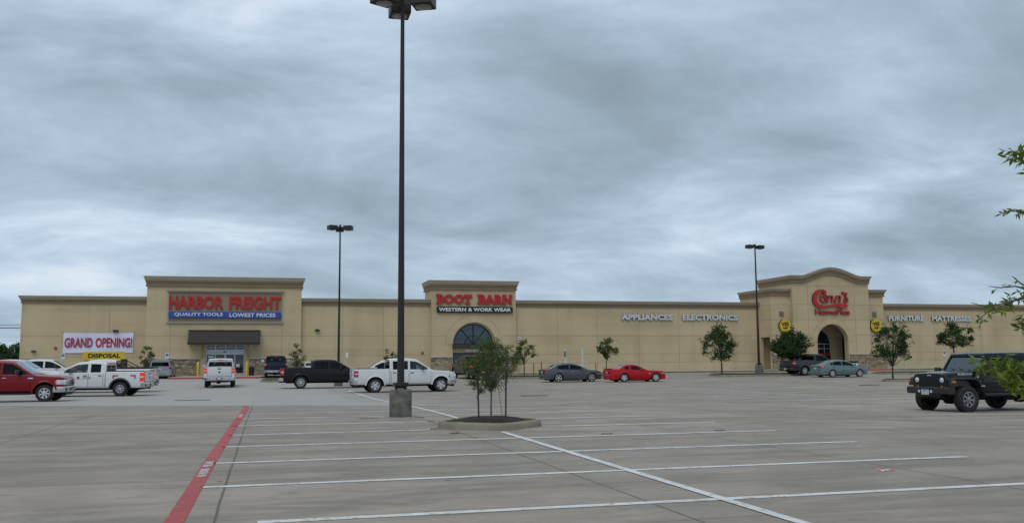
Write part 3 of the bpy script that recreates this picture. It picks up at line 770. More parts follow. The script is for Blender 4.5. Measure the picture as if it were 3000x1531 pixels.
quad(bm, [(W0, YWF, 0), (C0, YWF, 0), (C0, YWF, 9.2), (W0, YWF, 9.2)]); quad(bm, [(C1, YWF, 0), (W1, YWF, 0), (W1, YWF, 9.2), (C1, YWF, 9.2)])
quad(bm, [(W0, YWF, 9.0), (W1, YWF, 9.0), (W1, 99.2, 9.0), (W0, 99.2, 9.0)])
link('wing_wall', bm, M_WALL, tw)
cornice(tw, W0, C0 + .0, YWF, 9.46, .30, .80, 99.2, (1, 0), ov=.36)
cornice(tw, C1, W1, YWF, 9.46, .30, .80, 99.2, (0, 1), ov=.36)
tp = lambda x: 10.93 + (.95 * (max(0., .5 + .5 * math.cos(PI * min(1, abs(x - cxc) / 3.75)))) ** .72 if abs(x - cxc) < 3.75 else 0)
rc, sc_ = 1.99, 3.47
arc2 = lambda x: sc_ + math.sqrt(max(0, rc * rc - (x - cxc) ** 2))
bm = NB(); wall_front(bm, C0, C1, YCF, lambda x: tp(x) - .05, ZB - .2, [(cxc - rc, cxc + rc, ZB - .2, arc2, .75)], 48)
for X_ in (C0, C1): quad(bm, [(X_, YCF, 0), (X_, YCF, 10.85), (X_, 98.9, 10.85), (X_, 98.9, 0)])
quad(bm, [(C0, YCF, 10.6), (C1, YCF, 10.6), (C1, 98.9, 10.6), (C0, 98.9, 10.6)])
quad(bm, [(C0, 98.9, 7), (C1, 98.9, 7), (C1, 98.9, 10.7), (C0, 98.9, 10.7)])
link('centre_wall', bm, M_WALL, tw)
cornice(tw, C0, C1, YCF, 0, .34, .86, 98.9, (1, 1), ov=.34, topf=tp, nseg=44)
bm = NB(); ring(bm, cxc, sc_, rc + .02, 2.62, YCF - .035, YCF + .01); link('arch_surround', bm, M_WALL, tw)
bm = NB(); ring(bm, cxc, sc_, 2.625, 2.65, YCF - .012, YCF + .01)
for z in (9.75, 7.65, 5.95): box(bm, C0, C1, YCF - .004, YCF + .01, z, z + .035)
for a_, b_ in ((C0, cxc - 2.65), (cxc + 2.65, C1)): box(bm, a_, b_, YCF - .004, YCF + .01, 4.24, 4.275)
for x in (C0 + 1.9, C1 - 1.9): box(bm, x, x + .035, YCF - .006, YCF + .01, 2.2, 10)
box(bm, cxc, cxc + .03, YCF - .006, YCF + .01, 9.9, 10.9)
for a_, b_ in ((W0, C0), (C1, W1)):
    for z in (7.65, 5.95, 4.24): box(bm, a_, b_, YWF - .004, YWF + .01, z, z + .035)
for z in (7.65, 5.95): box(bm, W0 - .004, W0 + .01, YWF, 95, z, z + .035)
link('panel_joint', bm, M_JOINT, tw)
stone_base(tw, [(C0 - .08, cxc - rc - .1), (cxc + rc + .1, C1 + .08)], YCF)
stone_base(tw, [(W0 - .08, C0 - .1), (C1 + .1, W1 + .08)], YWF)
# vestibule behind the arch
bm = NB(); yb = 94.85
quad(bm, [(C0, yb, 0), (65.2, yb, 0), (65.2, yb, 5.6), (C0, yb, 5.6)]); quad(bm, [(C0, YCF + .75, 5.6), (C1, YCF + .75, 5.6), (C1, yb, 5.6), (C0, yb, 5.6)])
quad(bm, [(65.2, yb, 0), (65.2, yb + 2, 0), (65.2, yb + 2, 5.6), (65.2, yb, 5.6)]); quad(bm, [(66.6, YCF + .8, 0), (66.6, yb + 2, 0), (66.6, yb + 2, 5.6), (66.6, YCF + .8, 5.6)])
link('vestibule_wall', bm, M_WALL, tw)
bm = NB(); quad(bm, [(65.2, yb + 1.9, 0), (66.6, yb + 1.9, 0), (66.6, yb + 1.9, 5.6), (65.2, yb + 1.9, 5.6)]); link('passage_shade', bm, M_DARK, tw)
sf = part('storefront', tw)
bm = NB(); pts = [(cxc - 1.75, ZB), (cxc + 1.75, ZB)] + [(cxc + 1.75 * math.cos(PI * k / 24), 3.3 + 1.75 * math.sin(PI * k / 24)) for k in range(25)]
bm.faces.new([bm.verts.new((x, yb - .04, z)) for x, z in pts]); link('store_glass', bm, M_DGLASS, sf)
bm = NB(); ring(bm, cxc, 3.3, 1.68, 1.8, yb - .12, yb - .04)
for z in (3.3, 2.75): box(bm, cxc - 1.75, cxc + 1.75, yb - .11, yb - .045, z - .04, z + .04)
for x in (-1.75, -.9, 0, .9, 1.67): box(bm, cxc + x, cxc + x + .07, yb - .115, yb - .05, ZB, 3.3)
box(bm, cxc - .035, cxc + .035, yb - .1, yb - .05, 3.3, 5.0)
link('store_frame', bm, M_ALU, sf)
bm = NB(); box(bm, cxc - 1.7, cxc + 1.7, yb - .13, yb - .05, 1.95, 2.2)
for x in (-1.74, -.93, -.05, .85, 1.62): box(bm, cxc + x, cxc + x + .14, yb - .135, yb - .05, ZB, 1.95)
box(bm, cxc - 1.7, cxc + 1.7, yb - .13, yb - .05, ZB, ZB + .35)
link('red_door_frame', bm, mat('red_door_paint', (.28, .02, .02), .5), sf)
for x in (55.73, 67.75):
    vn = part('louvre_vent', tw); bm = NB(); box(bm, x - .28, x + .28, YWF - .05, YWF, 6.33, 6.9)
    for k in range(7): box(bm, x - .25, x + .25, YWF - .075, YWF - .05, 6.36 + k * .077, 6.40 + k * .077)
    o = link('louvre', bm, mat('vent_tan', (.26, .23, .16), .8), vn)

# small fittings fixed to the wall
def place(name, bm, m, label, cat, group=None, loc=(0, 0, 0), smooth=None):
    return tag(link(name, bm, m, smooth=smooth, loc=loc), label, cat, group)
for x, z, wx, wz, lb in ((-13.95, 4.75, .44, .22, 'dark wall pack light just above the grand opening banner'), (-21.0, 2.85, .36, .16, 'small dark wall light over the side door at far left'), (4.9, 4.83, .42, .22, 'dark wall pack light on plain wall right of the left tower')):
    t = thing('wall_light', lb, 'wall light', (x, YW, z), 0, 'wall lights on the stucco')
    bm = NB(); prism(bm, [(0, -wz / 2), (0, wz / 2), (-.14, wz / 2), (-.26, wz * .1), (-.26, -wz / 2)], lambda p, s: (-wx / 2 if s == 0 else wx / 2, p[0], p[1])); link('housing', bm, M_BRONZE, t)
    bm = NB(); box(bm, -wx * .4, wx * .4, -.24, -.04, -wz / 2 - .02, -wz / 2 - .002); link('lens', bm, M_ALU, t)
for x, z, lb in ((-19.15, 3.15, 'small red alarm bell on the wall left of the banner'), (15.6, 2.5, 'small red alarm bell on the wall left of the middle tower')):
    bm = NB(); bmesh.ops.create_cone(bm, cap_ends=True, segments=20, radius1=.15, radius2=.12, depth=.1, matrix=Matrix.Rotation(PI / 2, 4, 'X')); place('alarm_bell', bm, M_BELL, lb, 'alarm bell', 'alarm bells', (x, YW - .05, z), 40)
# side door
dr = part('side_door', store); bm = NB(); box(bm, -20.95 - .9, -20.95 + 1.1, YW - .06, YW, ZB, 2.18); link('door_leaf', bm, eifs('tan_door', (.43, .39, .27)), dr)
bm = NB(); box(bm, -20.95 - 1.0, -20.95 + 1.2, YW - .09, YW - .0, 2.18, 2.28); link('door_head', bm, M_TRIM, dr)
def plaque(x, Y, z, w_, h_, txt, lb):
    t = thing('wall_notice', lb, 'notice', (x, Y, z), 0, 'small notices on the wall')
    bm = NB(); box(bm, -w_ / 2, w_ / 2, -.03, 0, -h_ / 2, h_ / 2); link('board', bm, M_WHITE, t)
    bm = text_bm(txt, w_ * .8, h_ * .5, .01, .03); bmesh.ops.translate(bm, verts=bm.verts, vec=(-w_ * .4, -.031, -h_ * .25)); link('lettering', bm, M_RLET, t)
plaque(-1.62, YT, 3.22, .40, .34, 'FDC', 'small white notice with red letters at the awning right end')
plaque(25.95, YW, 4.02, .42, .30, 'FDC', 'small white notice with red letters right of the middle tower')
plaque(53.8, YW, 4.0, .5, .32, 'FDC', 'small white notice beside the lamp post at the right tower')

# signs ----------------------------------------------------------
def lettering(t, txt, x, z, w_, h_, Y, m_face, m_side, depth=.12, bold=.03, space=1., name='lettering', fat=.035):
    bm = text_bm(txt, w_, h_, depth, bold, space)
    for f in bm.faces: f.material_index = 0 if f.normal.y < -.5 else 1
    bm.normal_update()
    for f in bm.faces: f.material_index = 0 if abs(f.normal.y) > .5 and f.calc_center_median().y < -depth * .5 else 1
    bmesh.ops.translate(bm, verts=bm.verts, vec=(x, Y, z))
    return link(name, bm, [m_face, m_side], t)
t = thing('store_sign', 'red HARBOR FREIGHT letters above a blue slogan board on the left tower', 'sign')
lettering(t, 'HARBOR', -9.2, 6.88, 5.02, 1.27, YT - .03, M_RLET, M_RLETS, .11, .036, 1.02)
lettering(t, 'FREIGHT', -3.62, 6.87, 4.92, 1.27, YT - .03, M_RLET, M_RLETS, .11, .036, 1.02)
bm = NB(); box(bm, -9.2, 1.3, YT - .2, YT - .02, 6.03, 6.60); link('slogan_board', bm, M_BLUE, t)
lettering(t, 'QUALITY TOOLS', -8.68, 6.14, 4.48, .38, YT - .205, M_WHITE, M_WHITE, .02, .02)
lettering(t, 'LOWEST PRICES', -3.58, 6.11, 4.38, .38, YT - .205, M_WHITE, M_WHITE, .02, .02)
t = thing('store_sign', 'red BOOT BARN slab letters above a black rounded board on the middle tower', 'sign')
def slabs(t, x, z, w_, h_, cells, Y):
    bm = NB()
    for (a, b, zz) in cells: box(bm, x + a * w_, x + b * w_, Y - .165, Y - .02, z + zz * h_, z + (zz + .17) * h_)
    return link('letter_serif', bm, [M_RLET, M_RLETS], t)
o = lettering(t, 'BOOT', 17.05, 7.56, 3.7, 1.02, YT - .03, M_RLET, M_RLETS, .13, .060, 1.06)
slabs(t, 17.05, 7.54, 3.7, 1.06, [(-.03, .10, 0), (-.03, .10, .83), (.74, .80, .62), (.95, 1.01, .62), (.80, .95, 0)], YT)
o = lettering(t, 'BARN', 21.45, 7.56, 3.62, 1.02, YT - .03, M_RLET, M_RLETS, .13, .058, 1.06)
slabs(t, 21.45, 7.54, 3.62, 1.06, [(-.03, .10, 0), (-.03, .10, .83), (.23, .34, 0), (.42, .50, 0), (.50, .60, .83), (.50, .60, 0), (.74, .84, .83), (.74, .84, 0), (.93, 1.02, .83)], YT)
bm = NB(); box(bm, 17.0, 25.15, YT - .22, YT - .02, 6.66, 7.30, 0, .0)
es = [e for e in bm.edges if abs(e.verts[0].co.y - e.verts[1].co.y) > .1]; bmesh.ops.bevel(bm, geom=es, offset=.16, segments=5, affect='EDGES', profile=.5)
link('slogan_board', bm, M_BLACK, t)
lettering(t, 'WESTERN & WORK WEAR', 17.2, 6.80, 7.75, .37, YT - .225, M_WHITE, M_WHITE, .02, .035, 1.05)
for txt, x, w_, lb in (('APPLIANCES', 37.6, 6.12, 'white raised letters reading APPLIANCES on the long wall'), ('ELECTRONICS', 44.9, 6.85, 'white raised letters reading ELECTRONICS left of the right tower'), ('FURNITURE', 71.65, 4.95, 'white raised letters reading FURNITURE right of the right tower'), ('MATTRESSES', 77.75, 5.6, 'white raised letters reading MATTRESSES at the far right')):
    t = thing('wall_lettering', lb, 'sign', (0, 0, 0), 0, 'white department names on the wall')
    lettering(t, txt, x, 5.99, w_, .63, YW - .04, M_WLET, M_GREYSIDE, .15, .045, 1.02)
# script sign of the right tower
t = thing('store_sign', "red script Conn's HomePlus sign over the arched entrance of the right tower", 'sign')
U = lambda u: 56.82 + u * .003497
V_ = lambda v: 10.02 - v * .003179
def prism_sign(bm, poly, y0_, y1_): 
    prism(bm, [(U(a), V_(b)) for a, b in poly], lambda p, s: (p[0], y0_ if s == 0 else y1_, p[1]))
bm = NB()
swo = [(1100,290),(1085,360),(1130,390),(1200,370),(1215,300),(1180,240),(1110,210),(1020,205),(930,225),(840,270),(770,340),(715,430),(700,540),(710,650),(750,750),(820,820),(920,860),(1040,870),(1150,860),(1280,835),(1400,815),(1520,810),(1620,825),(1700,855),(1780,890),(1850,870),(1920,830),(2005,790),(1940,740),(1840,705),(1720,695),(1600,695),(1480,715),(1360,745),(1240,770),(1130,780),(1040,770),(960,740),(900,690),(860,610),(850,530),(870,440),(920,370),(990,315),(1060,290)]
prism_sign(bm, swo, YCF - .25, YCF - .03)
for f in bm.faces: f.material_index = 0
bm.normal_update()
for f in bm.faces: f.material_index = 0 if f.calc_center_median().y < YCF - .24 else 1
link('script_capital', bm, [M_RLET, M_RLETS], t)
def stroke(bm, pts, w_, y0_, y1_):
    P_ = [Vector((U(a), V_(b))) for a, b in pts]; w_ = [x * .0025 for x in (w_ if isinstance(w_, (list, tuple)) else [w_] * len(pts))]
    Lp, Rp = [], []
    for i, p in enumerate(P_):
        d = (P_[min(i + 1, len(P_) - 1)] - P_[max(i - 1, 0)]).normalized(); n_ = Vector((-d.y, d.x)) * w_[i] / 2
        Lp.append(p + n_); Rp.append(p - n_)
    for i in range(len(P_) - 1):
        V = [bm.verts.new((q.x, y, q.y)) for y in (y0_, y1_) for q in (Lp[i], Lp[i + 1], Rp[i + 1], Rp[i])]
        for f in ((0, 1, 2, 3), (4, 7, 6, 5), (0, 4, 5, 1), (3, 2, 6, 7), (0, 3, 7, 4), (1, 5, 6, 2)): bm.faces.new([V[k] for k in f])
y1_ = YCF - .03
def scr(sts, k):
    bm = NB()
    for i, (pts, w_) in enumerate(sts): stroke(bm, pts, w_, YCF - .21 - .003 * i, y1_)
    for f in bm.faces: f.material_index = 0 if f.calc_center_median().y < YCF - .2 else 1
    link('script_letter', bm, [M_RLET, M_RLETS], t)
scr([([(1090 + 95 * math.cos(a) - 18 * math.sin(a), 545 - 105 * math.sin(a)) for a in [2 * PI * k / 16 for k in range(17)]], 75), ([(1120, 440), (1180, 400), (1250, 470)], [50, 60, 40])], 0)
for dx_ in (0, 290):
    scr([([(1230 + dx_, 665), (1275 + dx_, 540), (1320 + dx_, 430)], 75), ([(1290 + dx_, 500), (1370 + dx_, 430), (1450 + dx_, 440), (1440 + dx_, 520), (1400 + dx_, 660)], [40, 60, 80, 80, 75])], 0)
scr([([(1790, 330), (1840, 300), (1880, 330), (1850, 385)], [60, 80, 80, 30])], 0)
scr([([(1985, 320), (1940, 380), (1930, 450), (1980, 540), (1990, 600), (1930, 660), (1850, 630)], [70, 75, 80, 95, 95, 80, 40]), ([(1915, 460), (1860, 600)], [30, 30])], 0)
lettering(t, 'HomePlus', U(790), V_(1105), U(2065) - U(790), V_(905) - V_(1105), YCF - .03, M_RLET, M_RLETS, .12, .02, 1.0)
for X_, Y_, s, lb in ((56.0, YWF, 1, 'round yellow YES sign left of the arched entrance'), (67.75, YWF, 1, 'round yellow YES sign right of the arched entrance, partly behind a tree')):
    t = thing('round_sign', lb, 'sign', (X_, Y_, 5.27 if X_ < 60 else 5.33), 0, 'round yellow signs')
    bm = NB(); bmesh.ops.create_cone(bm, cap_ends=True, segments=40, radius1=.72, radius2=.72, depth=.28, matrix=Matrix.Translation((0, -.16, 0)) @ Matrix.Rotation(PI / 2, 4, 'X'))
    for f in bm.faces: f.material_index = 0 if f.calc_center_median().y < -.29 else 1
    link('disc', bm, [M_YELLOW, M_BLACK], t, 30)
    bm = text_bm('YES', .92, .42, .03, .03); bmesh.ops.rotate(bm, verts=bm.verts, matrix=Matrix.Rotation(R(-8), 3, 'Y')); bmesh.ops.translate(bm, verts=bm.verts, vec=(-.46, -.302, -.10)); link('lettering', bm, M_BLACK, t)
    bm = text_bm('MONEY', .6, .17, .03, .03); bmesh.ops.rotate(bm, verts=bm.verts, matrix=Matrix.Rotation(R(-8), 3, 'Y')); bmesh.ops.translate(bm, verts=bm.verts, vec=(-.28, -.302, -.36)); link('lettering', bm, M_BLACK, t)
# banner, slightly slack cloth
t = thing('banner', 'white GRAND OPENING! banner with red letters strung on the left wall', 'banner')
bm = NB(); nx, nz = 40, 12
def ban(u_, v_): 
    x = -18.5 + 6.15 * u_; z = 2.68 + 1.9 * v_ - .03 * math.sin(PI * u_) * v_
    return (x, YW - .07 - .035 * math.sin(u_ * 11 + v_ * 3) * (1 - abs(2 * v_ - 1)) - .02 * math.sin(u_ * 5 - v_ * 6), z)
gr_ = [[bm.verts.new(ban(i / nx, j / nz)) for j in range(nz + 1)] for i in range(nx + 1)]
for i in range(nx):
    for j in range(nz): bm.faces.new((gr_[i][j], gr_[i + 1][j], gr_[i + 1][j + 1], gr_[i][j + 1]))
link('cloth', bm, mat('banner_vinyl', (.72, .72, .90), .55, col2=(.66, .66, .85), scale=.8), t, 60)
lettering(t, 'GRAND', -18.38, 3.18, 2.45, .93, YW - .135, mat('banner_red', (.42, .02, .07), .6), M_RED, .01, .03, 1.)
lettering(t, 'OPENING!', -15.68, 3.18, 3.25, .93, YW - .135, bpy.data.materials['banner_red'], M_RED, .01, .03, 1.)
bm = NB()
for u_ in (0, 1):
    for v_ in (0, 1):
        p = ban(u_, v_); tube(bm, [(p[0], YW - .12, p[2]), (p[0] + (-.15 if u_ == 0 else .15), YW - .01, p[2] + (-.1 if v_ == 0 else .1))], .012, 5)
link('tie_cord', bm, M_TRIMB, t)
# bollards and other street furniture
for x, y, lb in ((-5.98, 88.6, 'yellow bollard left of the left shop doors'), (-1.70, 88.6, 'yellow bollard right of the left shop doors')):
    bm = NB(); pr = [(.0, 1.33), (.05, 1.33), (.09, 1.30), (.105, 1.24), (.105, 0)]; n_ = 16
    rr = [[bm.verts.new((r * math.cos(2 * PI * k / n_), r * math.sin(2 * PI * k / n_), z)) for k in range(n_)] for r, z in pr[1:]]
    for a, b in zip(rr, rr[1:]):
        for k in range(n_): bm.faces.new((a[k], b[k], b[(k + 1) % n_], a[(k + 1) % n_]))
    bm.faces.new(rr[0]); place('bollard', bm, M_YELLOW, lb, 'bollard', 'yellow bollards by the doors', (x, y, gz(x, y) + .15), 40)
bm = NB(); rr = [[bm.verts.new((r * math.cos(2 * PI * k / 16), r * math.sin(2 * PI * k / 16), z)) for k in range(16)] for r, z in ((.2, 0), (.25, .05), (.26, .72), (.28, .75), (.28, .8), (.17, .9), (.17, .86))]
for a, b in zip(rr, rr[1:]):
    for k in range(16): bm.faces.new((a[k], a[(k + 1) % 16], b[(k + 1) % 16], b[k]))
bm.faces.new(rr[0]); bm.faces.new(rr[-1]); place('litter_bin', bm, M_TRIMB, 'dark round litter bin beside the right yellow bollard', 'litter bin', None, (-1.35, 92.0, gz(0, 92) + .15), 40)
t = thing('litter_bin', 'white litter bin with a wide black lid by the stone base of the right tower', 'litter bin', (61.9, 88.2, gz(0, 88.2)))
bm = NB(); box(bm, -.36, .36, -.3, .3, .05, .86, 0, .03); link('bin_body', bm, M_WHITE, t)
bm = NB(); box(bm, -.07, .07, -.31, -.302, .3, .8, 0); link('bin_slot', bm, M_BLACK, t)
bm = NB(); box(bm, -.46, .46, -.38, .38, .86, 1.06, 0, .08, 3); link('bin_lid', bm, M_BLACK, t, 40)
def signpost(x, y, h, lb, sign='blue', hw=.17, post=M_ALU, rp=.03):
    t = thing('parking_sign', lb, 'sign', (x, y, gz(x, y)), 0, 'sign posts by the shops')
    bm = NB(); tube(bm, [(0, 0, -.05), (0, 0, h)], rp, 8); link('post', bm, post, t)
    bm = NB(); box(bm, -hw, hw, -.05, -.035, h - .48, h, 0, .0)
    link('sign_plate', bm, M_WHITE, t)
    if sign == 'blue':
        bm = NB(); box(bm, -hw * .75, hw * .75, -.058, -.051, h - .33, h - .07); link('blue_panel', bm, M_BLUE, t)
        s_ = part('wheelchair_symbol', t); bm = NB(); tube(bm, [(0, -.062, h - .12), (0, -.062, h - .2), (.06, -.062, h - .2), (.08, -.062, h - .27)], .012, 5); ring(bm, .0, h - .24, .045, .06, -.064, -.059, 0, 2 * PI, 14); link('symbol', bm, M_WHITE, s_)
for a in ((-17.9, 92.0, 2.35, 'blue accessible parking sign left of the banner'), (-13.25, 90.6, 2.35, 'blue accessible parking sign in front of the yellow skip'), (-8.93, 91.6, 2.35, 'blue accessible parking sign above the silver minivan'), (61.8, 74.0, 2.2, 'blue accessible parking sign just left of the black jeep windshield')): signpost(*a)
signpost(7.5, 90.4, 2.3, 'tall narrow grey sign seen behind the black pickup cab', 'none', .12)
for x, y, h, lb in ((27.2, 82.9, 2.5, 'slim white post with small sign behind the grey sedan roof'), (29.6, 85.0, 2.6, 'slim plain white post between the grey sedan and the red coupe')):
    t = thing('white_post', lb, 'post', (x, y, gz(x, y)), 0, 'white posts in front of the long wall')
    bm = NB(); tube(bm, [(0, 0, -.05), (0, 0, h)], .09, 10); link('post', bm, M_WLET, t)
    if 'sign' in lb: bm = NB(); box(bm, -.17, -.02, -.14, -.095, h - .75, h - .25); link('sign_plate', bm, M_GREYSIDE, t)
# kerb-high rail line in front of the long wall
bm = NB(); box(bm, 21.5, 38.5, 87.0, 87.2, gz(0, 87) - .05, gz(0, 87) + .17); struct('far_kerb', bm, M_CURB)
SPRIGS = [([[6.112, 6.032, 3.379], [5.871, 5.992, 3.381], [5.692, 5.936, 3.379]], 38, 0.075, 0.03), ([[6.187, 6.115, 3.286], [6.025, 6.106, 3.3], [5.908, 6.086, 3.352]], 30, 0.07, 0.025), ([[6.246, 6.203, 2.959], [6.015, 6.161, 2.945], [5.815, 6.111, 2.936], [5.669, 6.046, 2.909]], 22, 0.055, 0.022), ([[6.036, 6.052, 2.235], [5.797, 6.012, 2.224], [5.561, 5.971, 2.176], [5.355, 5.923, 2.145], [5.168, 5.869, 2.172]], 0, 0.05, 0.02), ([[6.121, 6.133, 2.297], [5.893, 6.11, 2.243], [5.722, 6.073, 2.192], [5.566, 6.032, 2.148], [5.412, 5.99, 2.104], [5.314, 5.933, 2.067]], 28, 0.062, 0.034), ([[6.147, 6.229, 2.276], [6.021, 6.237, 2.317], [5.934, 6.234, 2.336], [5.793, 6.246, 2.323], [5.688, 6.248, 2.333]], 4, 0.05, 0.015), ([[6.121, 6.236, 2.304], [6.016, 6.264, 2.362], [5.952, 6.281, 2.424]], 6, 0.05, 0.01), ([[5.858, 5.892, 1.996], [5.665, 5.892, 2.014], [5.565, 5.867, 2.047]], 28, 0.07, 0.03), ([[5.392, 5.395, 1.602], [5.166, 5.404, 1.616], [5.013, 5.393, 1.654], [4.874, 5.378, 1.691], [4.779, 5.351, 1.685]], 60, 0.075, 0.036), ([[5.397, 5.394, 1.674], [5.182, 5.417, 1.664], [5.077, 5.41, 1.701], [4.971, 5.404, 1.714]], 60, 0.075, 0.036), ([[5.305, 5.315, 1.533], [5.119, 5.33, 1.547], [5.003, 5.326, 1.584], [4.911, 5.316, 1.621]], 60, 0.075, 0.033)]
# ------------------------------------------------------------------ lamp posts
def lamp_post(x, y, h, label, heads, rot, base_h=.66, base_r=.30, square=False, rb=.095, rtp=.052):
    t = thing('lamp_post', label, 'lamp post', (x, y, gz(x, y)), 0, 'parking lot lamp posts')
    bm = NB(); n_ = 28
    rr = [[bm.verts.new((r * math.cos(2 * PI * k / n_), r * math.sin(2 * PI * k / n_), z)) for k in range(n_)] for r, z in ((base_r, -.1), (base_r, base_h - .03), (base_r - .02, base_h))]
    for a, b in zip(rr, rr[1:]):
        for k in range(n_): bm.faces.new((a[k], a[(k + 1) % n_], b[(k + 1) % n_], b[k]))
    bm.faces.new(rr[-1]); link('concrete_base', bm, M_POLECON, t, 40)
    bm = NB(); box(bm, -.15, .15, -.15, .15, base_h + .03, base_h + .06, 0); box(bm, -.19, .19, -.19, .19, base_h + .08, base_h + .19, 0, .015)
    for sx in (-1, 1):
        for sy_ in (-1, 1): tube(bm, [(sx * .12, sy_ * .12, base_h - .01), (sx * .12, sy_ * .12, base_h + .1)], .02, 6)
    link('base_cover', bm, M_BRONZE, t)
    bm = NB()
    if square:
        V = [[bm.verts.new((a * r, b * r, z)) for a, b in ((-1, -1), (1, -1), (1, 1), (-1, 1))] for r, z in ((rb, base_h + .05), (rtp, h))]
        for k in range(4): bm.faces.new((V[0][k], V[0][(k + 1) % 4], V[1][(k + 1) % 4], V[1][k]))
        bm.faces.new(V[1])
    else: tube(bm, [(0, 0, base_h + .05), (0, 0, h * .5), (0, 0, h)], [rb, (rb + rtp) / 2, rtp], 16)
    tube(bm, [(0, 0, h - .05), (0, 0, h + .12)], rtp * 1.5, 12)
    link('pole', bm, M_BRONZE, t, 40)
    for a in heads:
        a = R(a) + rot
        hd = bpy.data.objects.new('lamp_head', None); COL.objects.link(hd); hd.parent = t; hd.location = (0, 0, h - .12); hd.rotation_euler = (0, 0, a)
        bm = NB(); box(bm, .05, .36, -.05, .05, -.07, .07); link('arm', bm, M_BRONZE, hd)
        bm = NB(); box(bm, .30, .90, -.29, .29, -.15, .15, 0, .012); link('housing', bm, M_BRONZE, hd)
        bm = NB(); box(bm, .33, .87, -.26, .26, -.162, -.152); link('door_frame', bm, M_TRIMB, hd)
        bm = NB(); bmesh.ops.create_uvsphere(bm, u_segments=18, v_segments=10, radius=1)
        for v_ in bm.verts: v_.co = Vector((v_.co.x * .23 + .60, v_.co.y * .21, v_.co.z * .05 - .166))
        link('lens', bm, mat('lamp_lens', (.30, .29, .25), .3, scale=6, col2=(.14, .13, .11)), hd, 60)
lamp_post(3.51, 24.95, 11.6, 'tall dark lamp post on a round concrete base in the foreground', (90, 205, 335), R(0), .72, .30, False, .10, .052)
lamp_post(4.95, 66.6, 11.35, 'distant lamp post with three heads behind the black pickup', (88, 200, 340), R(0), .7)
lamp_post(43.35, 75.8, 11.9, 'distant lamp post with two heads on the grass island before the long wall', (188, 12), R(0), .95, .36, False, .12, .06)

# ------------------------------------------------------------------ trees
def leafmat(name, c1, c2, tr=.25):
    m = bpy.data.materials.new(name); m.use_nodes = True
    n = m.node_tree.nodes; l = m.node_tree.links; b = n['Principled BSDF']; b.inputs['Roughness'].default_value = .55
    b.inputs['Specular IOR Level'].default_value = .3
    t = n.new('ShaderNodeTexCoord'); no = n.new('ShaderNodeTexNoise'); no.inputs['Scale'].default_value = 9; no.inputs['Detail'].default_value = 4
    l.new(t.outputs['Object'], no.inputs['Vector']); r = n.new('ShaderNodeValToRGB'); l.new(no.outputs['Fac'], r.inputs[0])
    r.color_ramp.elements[0].position = .35; r.color_ramp.elements[1].position = .65
    r.color_ramp.elements[0].color = (*c1, 1); r.color_ramp.elements[1].color = (*c2, 1); l.new(r.outputs[0], b.inputs['Base Color'])
    tl = n.new('ShaderNodeBsdfTranslucent'); l.new(r.outputs[0], tl.inputs[0]); mx = n.new('ShaderNodeMixShader'); mx.inputs[0].default_value = tr
    l.new(b.outputs[0], mx.inputs[1]); l.new(tl.outputs[0], mx.inputs[2]); l.new(mx.outputs[0], n['Material Output'].inputs[0]); return m
L_DARK = leafmat('dark_oak_leaf', (.024, .055, .016), (.062, .115, .030))
L_MID = leafmat('oak_leaf', (.065, .105, .026), (.14, .195, .05), .4)
L_PALE = leafmat('young_leaf', (.075, .105, .03), (.14, .175, .055))
L_NEAR = leafmat('yellow_green_oak_leaf', (.11, .17, .02), (.22, .29, .04), .4)  # brighter yellow-green leaf colour of the near oak
M_BARK = mat('bark', (.10, .085, .07), .95, col2=(.05, .042, .035), scale=9, bump=.6, mix=.4)
M_PALEBARK = mat('pale_bark', (.28, .26, .235), .95, col2=(.11, .10, .09), scale=9, bump=.4, mix=.4)
def leaf(bm, p, d, ln, wd, rg):
    d = d.normalized(); s = d.cross(Vector((rg.uniform(-1, 1), rg.uniform(-1, 1), rg.uniform(-1, 1))))
    if s.length < .01: s = Vector((1, 0, 0))
    s = s.normalized() * wd / 2; nrm = d.cross(s).normalized() * wd * .25
    bm.faces.new([bm.verts.new(q) for q in (p, p + d * ln * .45 + s + nrm, p + d * ln, p + d * ln * .45 - s + nrm)])
